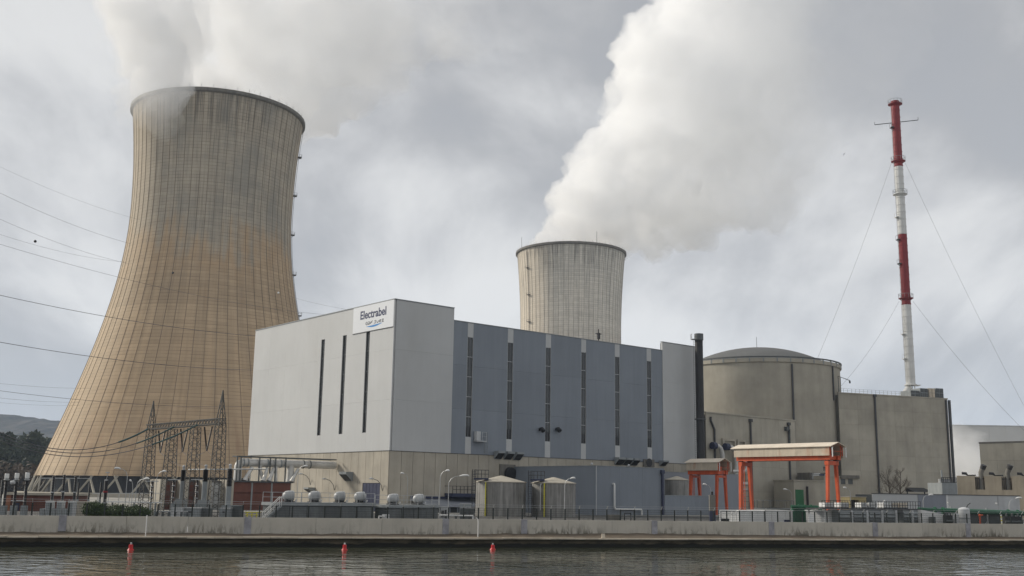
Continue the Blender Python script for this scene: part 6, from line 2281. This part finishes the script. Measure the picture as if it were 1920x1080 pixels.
for k in range(7):
    x = sA + .2 + (sB - sA - .4) * k / 6
    b = MB(); b.beam((x, 2.2, G), (x, 2.2, zp - .12), .12); b.build('leg', GREY_D, pl)
# caged liquid totes on the platform
for n_, (p0, p1) in enumerate(((1558, 1574), (1587, 1603), (1626, 1637), (1640, 1652), (1668, 1683), (1685, 1694), (1698, 1713))):
    s0, zt = VF(p0, 942.5); s1, _ = VF(p1, 942.5)
    pale = n_ in (5, 6)
    t = thing('liquid_tote', ('white caged tote at the front crane leg', 'white caged tote left of the ochre shelter', 'small white tote right of the ochre shelter', 'second white tote right of the ochre shelter', 'white tote before the white building', 'narrow cream box near the end of the platform', 'wide cream box at the right end of the platform')[n_], 'tote', (LO.x + LD.x * s0 - LD.y * .9, LO.y + LD.y * s0 + LD.x * .9, zp + .003), atan2(LD.y, LD.x), 'totes on the platform')
    w, h = s1 - s0, max(.6, zt - zp)
    b = MB(); b.box(.03, .03, .12, w - .03, .97, h - .02); b.build('bottle', WHITE_M if not pale else CREAM_ROOF, t)
    b = MB()
    for k in range(4):
        x = w * k / 3
        b.beam((x, 0, .1), (x, 0, h), .035)
    for zz in (.14, h * .5, h): b.beam((0, 0, zz), (w, 0, zz), .035)
    b.build('cage', GREY, t)
    b = MB(); b.box(0, 0, 0, w, 1.0, .1); b.build('pallet', GREY_D, t)
# green pipeline on the right
pa, pb, pc = at(1722, 954, 132), at(1768, 957, 133), at(1960, 964, 134)
t = thing('green_pipeline', 'long dark green pipeline on posts at the right edge', 'pipe', (0, 0, 0))
b = MB(); b.tube([pa, pb], .2, 10); b.tube([pb, pc], .30, 12); b.build('pipe', GREEN, t, smooth=True)
for px in (1753, 1768, 1890, 1908):
    q = pb.lerp(pc, (px - 1768) / 192)
    dv = (pc - pb).normalized()
    b = MB(); b.tube([q - dv * .08, q + dv * .08], .42, 12); b.build('flange', GREEN, t)
for px in (1786, 1853, 1925):
    q = pb.lerp(pc, (px - 1768) / 192)
    b = MB(); b.beam((q.x, q.y + .4, G), (q.x, q.y + .4, q.z + .5), .22); b.beam((q.x, q.y, q.z - .4), (q.x, q.y + .5, q.z - .4), .16); b.beam((q.x - .7, q.y + .4, G), (q.x, q.y + .4, q.z - 1), .12); b.build('support_post', STEEL, t)
b = MB(); b.box(pb.x + 3.4, pb.y + .8, G, pb.x + 9.2, pb.y + 1.0, pb.z - .25); b.build('dark_screen', GREY_D, t)
# white tanks
c = at(1807, 955, 128); r = 10.2 / F_PX * 128
t = thing('white_tank', 'upright white tank with domed top at the green pipeline', 'tank', (c.x, c.y, G))
h = c.z - G
b = MB(); b.lathe([(r, 0), (r, h), (r * .8, h + .14), (r * .3, h + .24), (.01, h + .26)], 24); b.build('shell', GREY_L, t, smooth=True)
b = MB(); b.lathe([(r + .005, h * .55), (r + .03, h * .55), (r + .03, h * .6), (r + .005, h * .6)], 24, close=False); b.build('band', GREY, t)
b = MB(); b.tube([(.3, 0, h + .15), (.5, 0, h + .5), (.8, -.1, h + .75)], .06, 6); b.build('vent_pipe', GREY_D, t)
c = at(1793, 963, 127); r = 4.6 / F_PX * 127
t = thing('small_white_tank', 'narrow white cylinder left of the upright white tank', 'tank', (c.x, c.y, G))
h = c.z - G
b = MB(); b.lathe([(r, 0), (r, h - .08), (r * .6, h), (.01, h + .02)], 16); b.build('shell', GREY_L, t, smooth=True)
b = MB(); b.cyl((0, 0, h), .06, .15, 8); b.build('valve', STEEL, t)
c = at(1837, 965, 128)
t = thing('hydrant', 'orange red hydrant post behind the fence at the right', 'hydrant', (c.x, c.y, G))
h = c.z - G
b = MB(); b.cyl((0, 0, 0), .1, h, 10); b.lathe([(.1, h - .2), (.16, h - .15), (.16, h), (.02, h + .1)], 10); b.build('post', ORANGE, t)
b = MB(); b.tube([(0, 0, h - .08), (.36, 0, h - .05)], .08, 8); b.build('spout', ORANGE, t)
c = at(1877, 965, 129)
t = thing('striped_post', 'pale yellow ringed post under the green pipeline', 'post', (c.x, c.y, G))
h = c.z - G
b = MB(); b.cyl((0, 0, 0), .09, h, 10); b.build('post', WHITE_M, t)
for k in range(4):
    b = MB(); b.cyl((0, 0, h * (.15 + .22 * k)), .1, .14, 10); b.build('ring', YELLOW, t)
for n_, (p0, p1, pt, Y, mm, lab) in enumerate(((1728, 1772, 960, 128, WHITE_M, 'white sloped trough below the grey panel of the white building'), (1746, 1754, 969, 127, GREY_D, 'small dark box behind the fence left of the tanks'), (1773, 1786, 966, 127, BLACK, 'black pump group left of the white tanks'), (1884, 1916, 968, 131, BLACK, 'low black machine at the right edge behind the fence'))):
    a, c = at(p0, pt, Y), at(p1, pt, Y)
    t = thing('yard_box', lab, 'equipment box', (a.x, a.y, G), 0, 'equipment boxes in the right yard')
    w, h = c.x - a.x, max(.4, a.z - G)
    b = MB()
    if n_ == 0: b.prism([(0, 0, 0), (0, 0, h + .25), (w, 0, h - .25), (w, 0, 0)], (0, 0, 0), (0, 1.2, 0))
    else: b.box(0, 0, 0, w, .8, h)
    b.build('casing', mm, t)
    if n_ in (2, 3):
        for k in range(3):
            b = MB(); b.tube([(w * (k + .5) / 3, .3, h), (w * (k + .5) / 3, .3, h + .35)], .1, 8); b.build('cap', GREY_D, t)
        b = MB(); b.tube([(0, -.1, h * .6), (w, -.1, h * .6)], .14, 8)
        b.build('motor', GREY_D, t)
    else:
        b = MB(); b.box(.05, -.03, .1, w * .45, -.002, h * .8 - .1); b.box(w * .5, -.03, .1, w - .05, -.002, h * .6); b.build('door', mm, t)
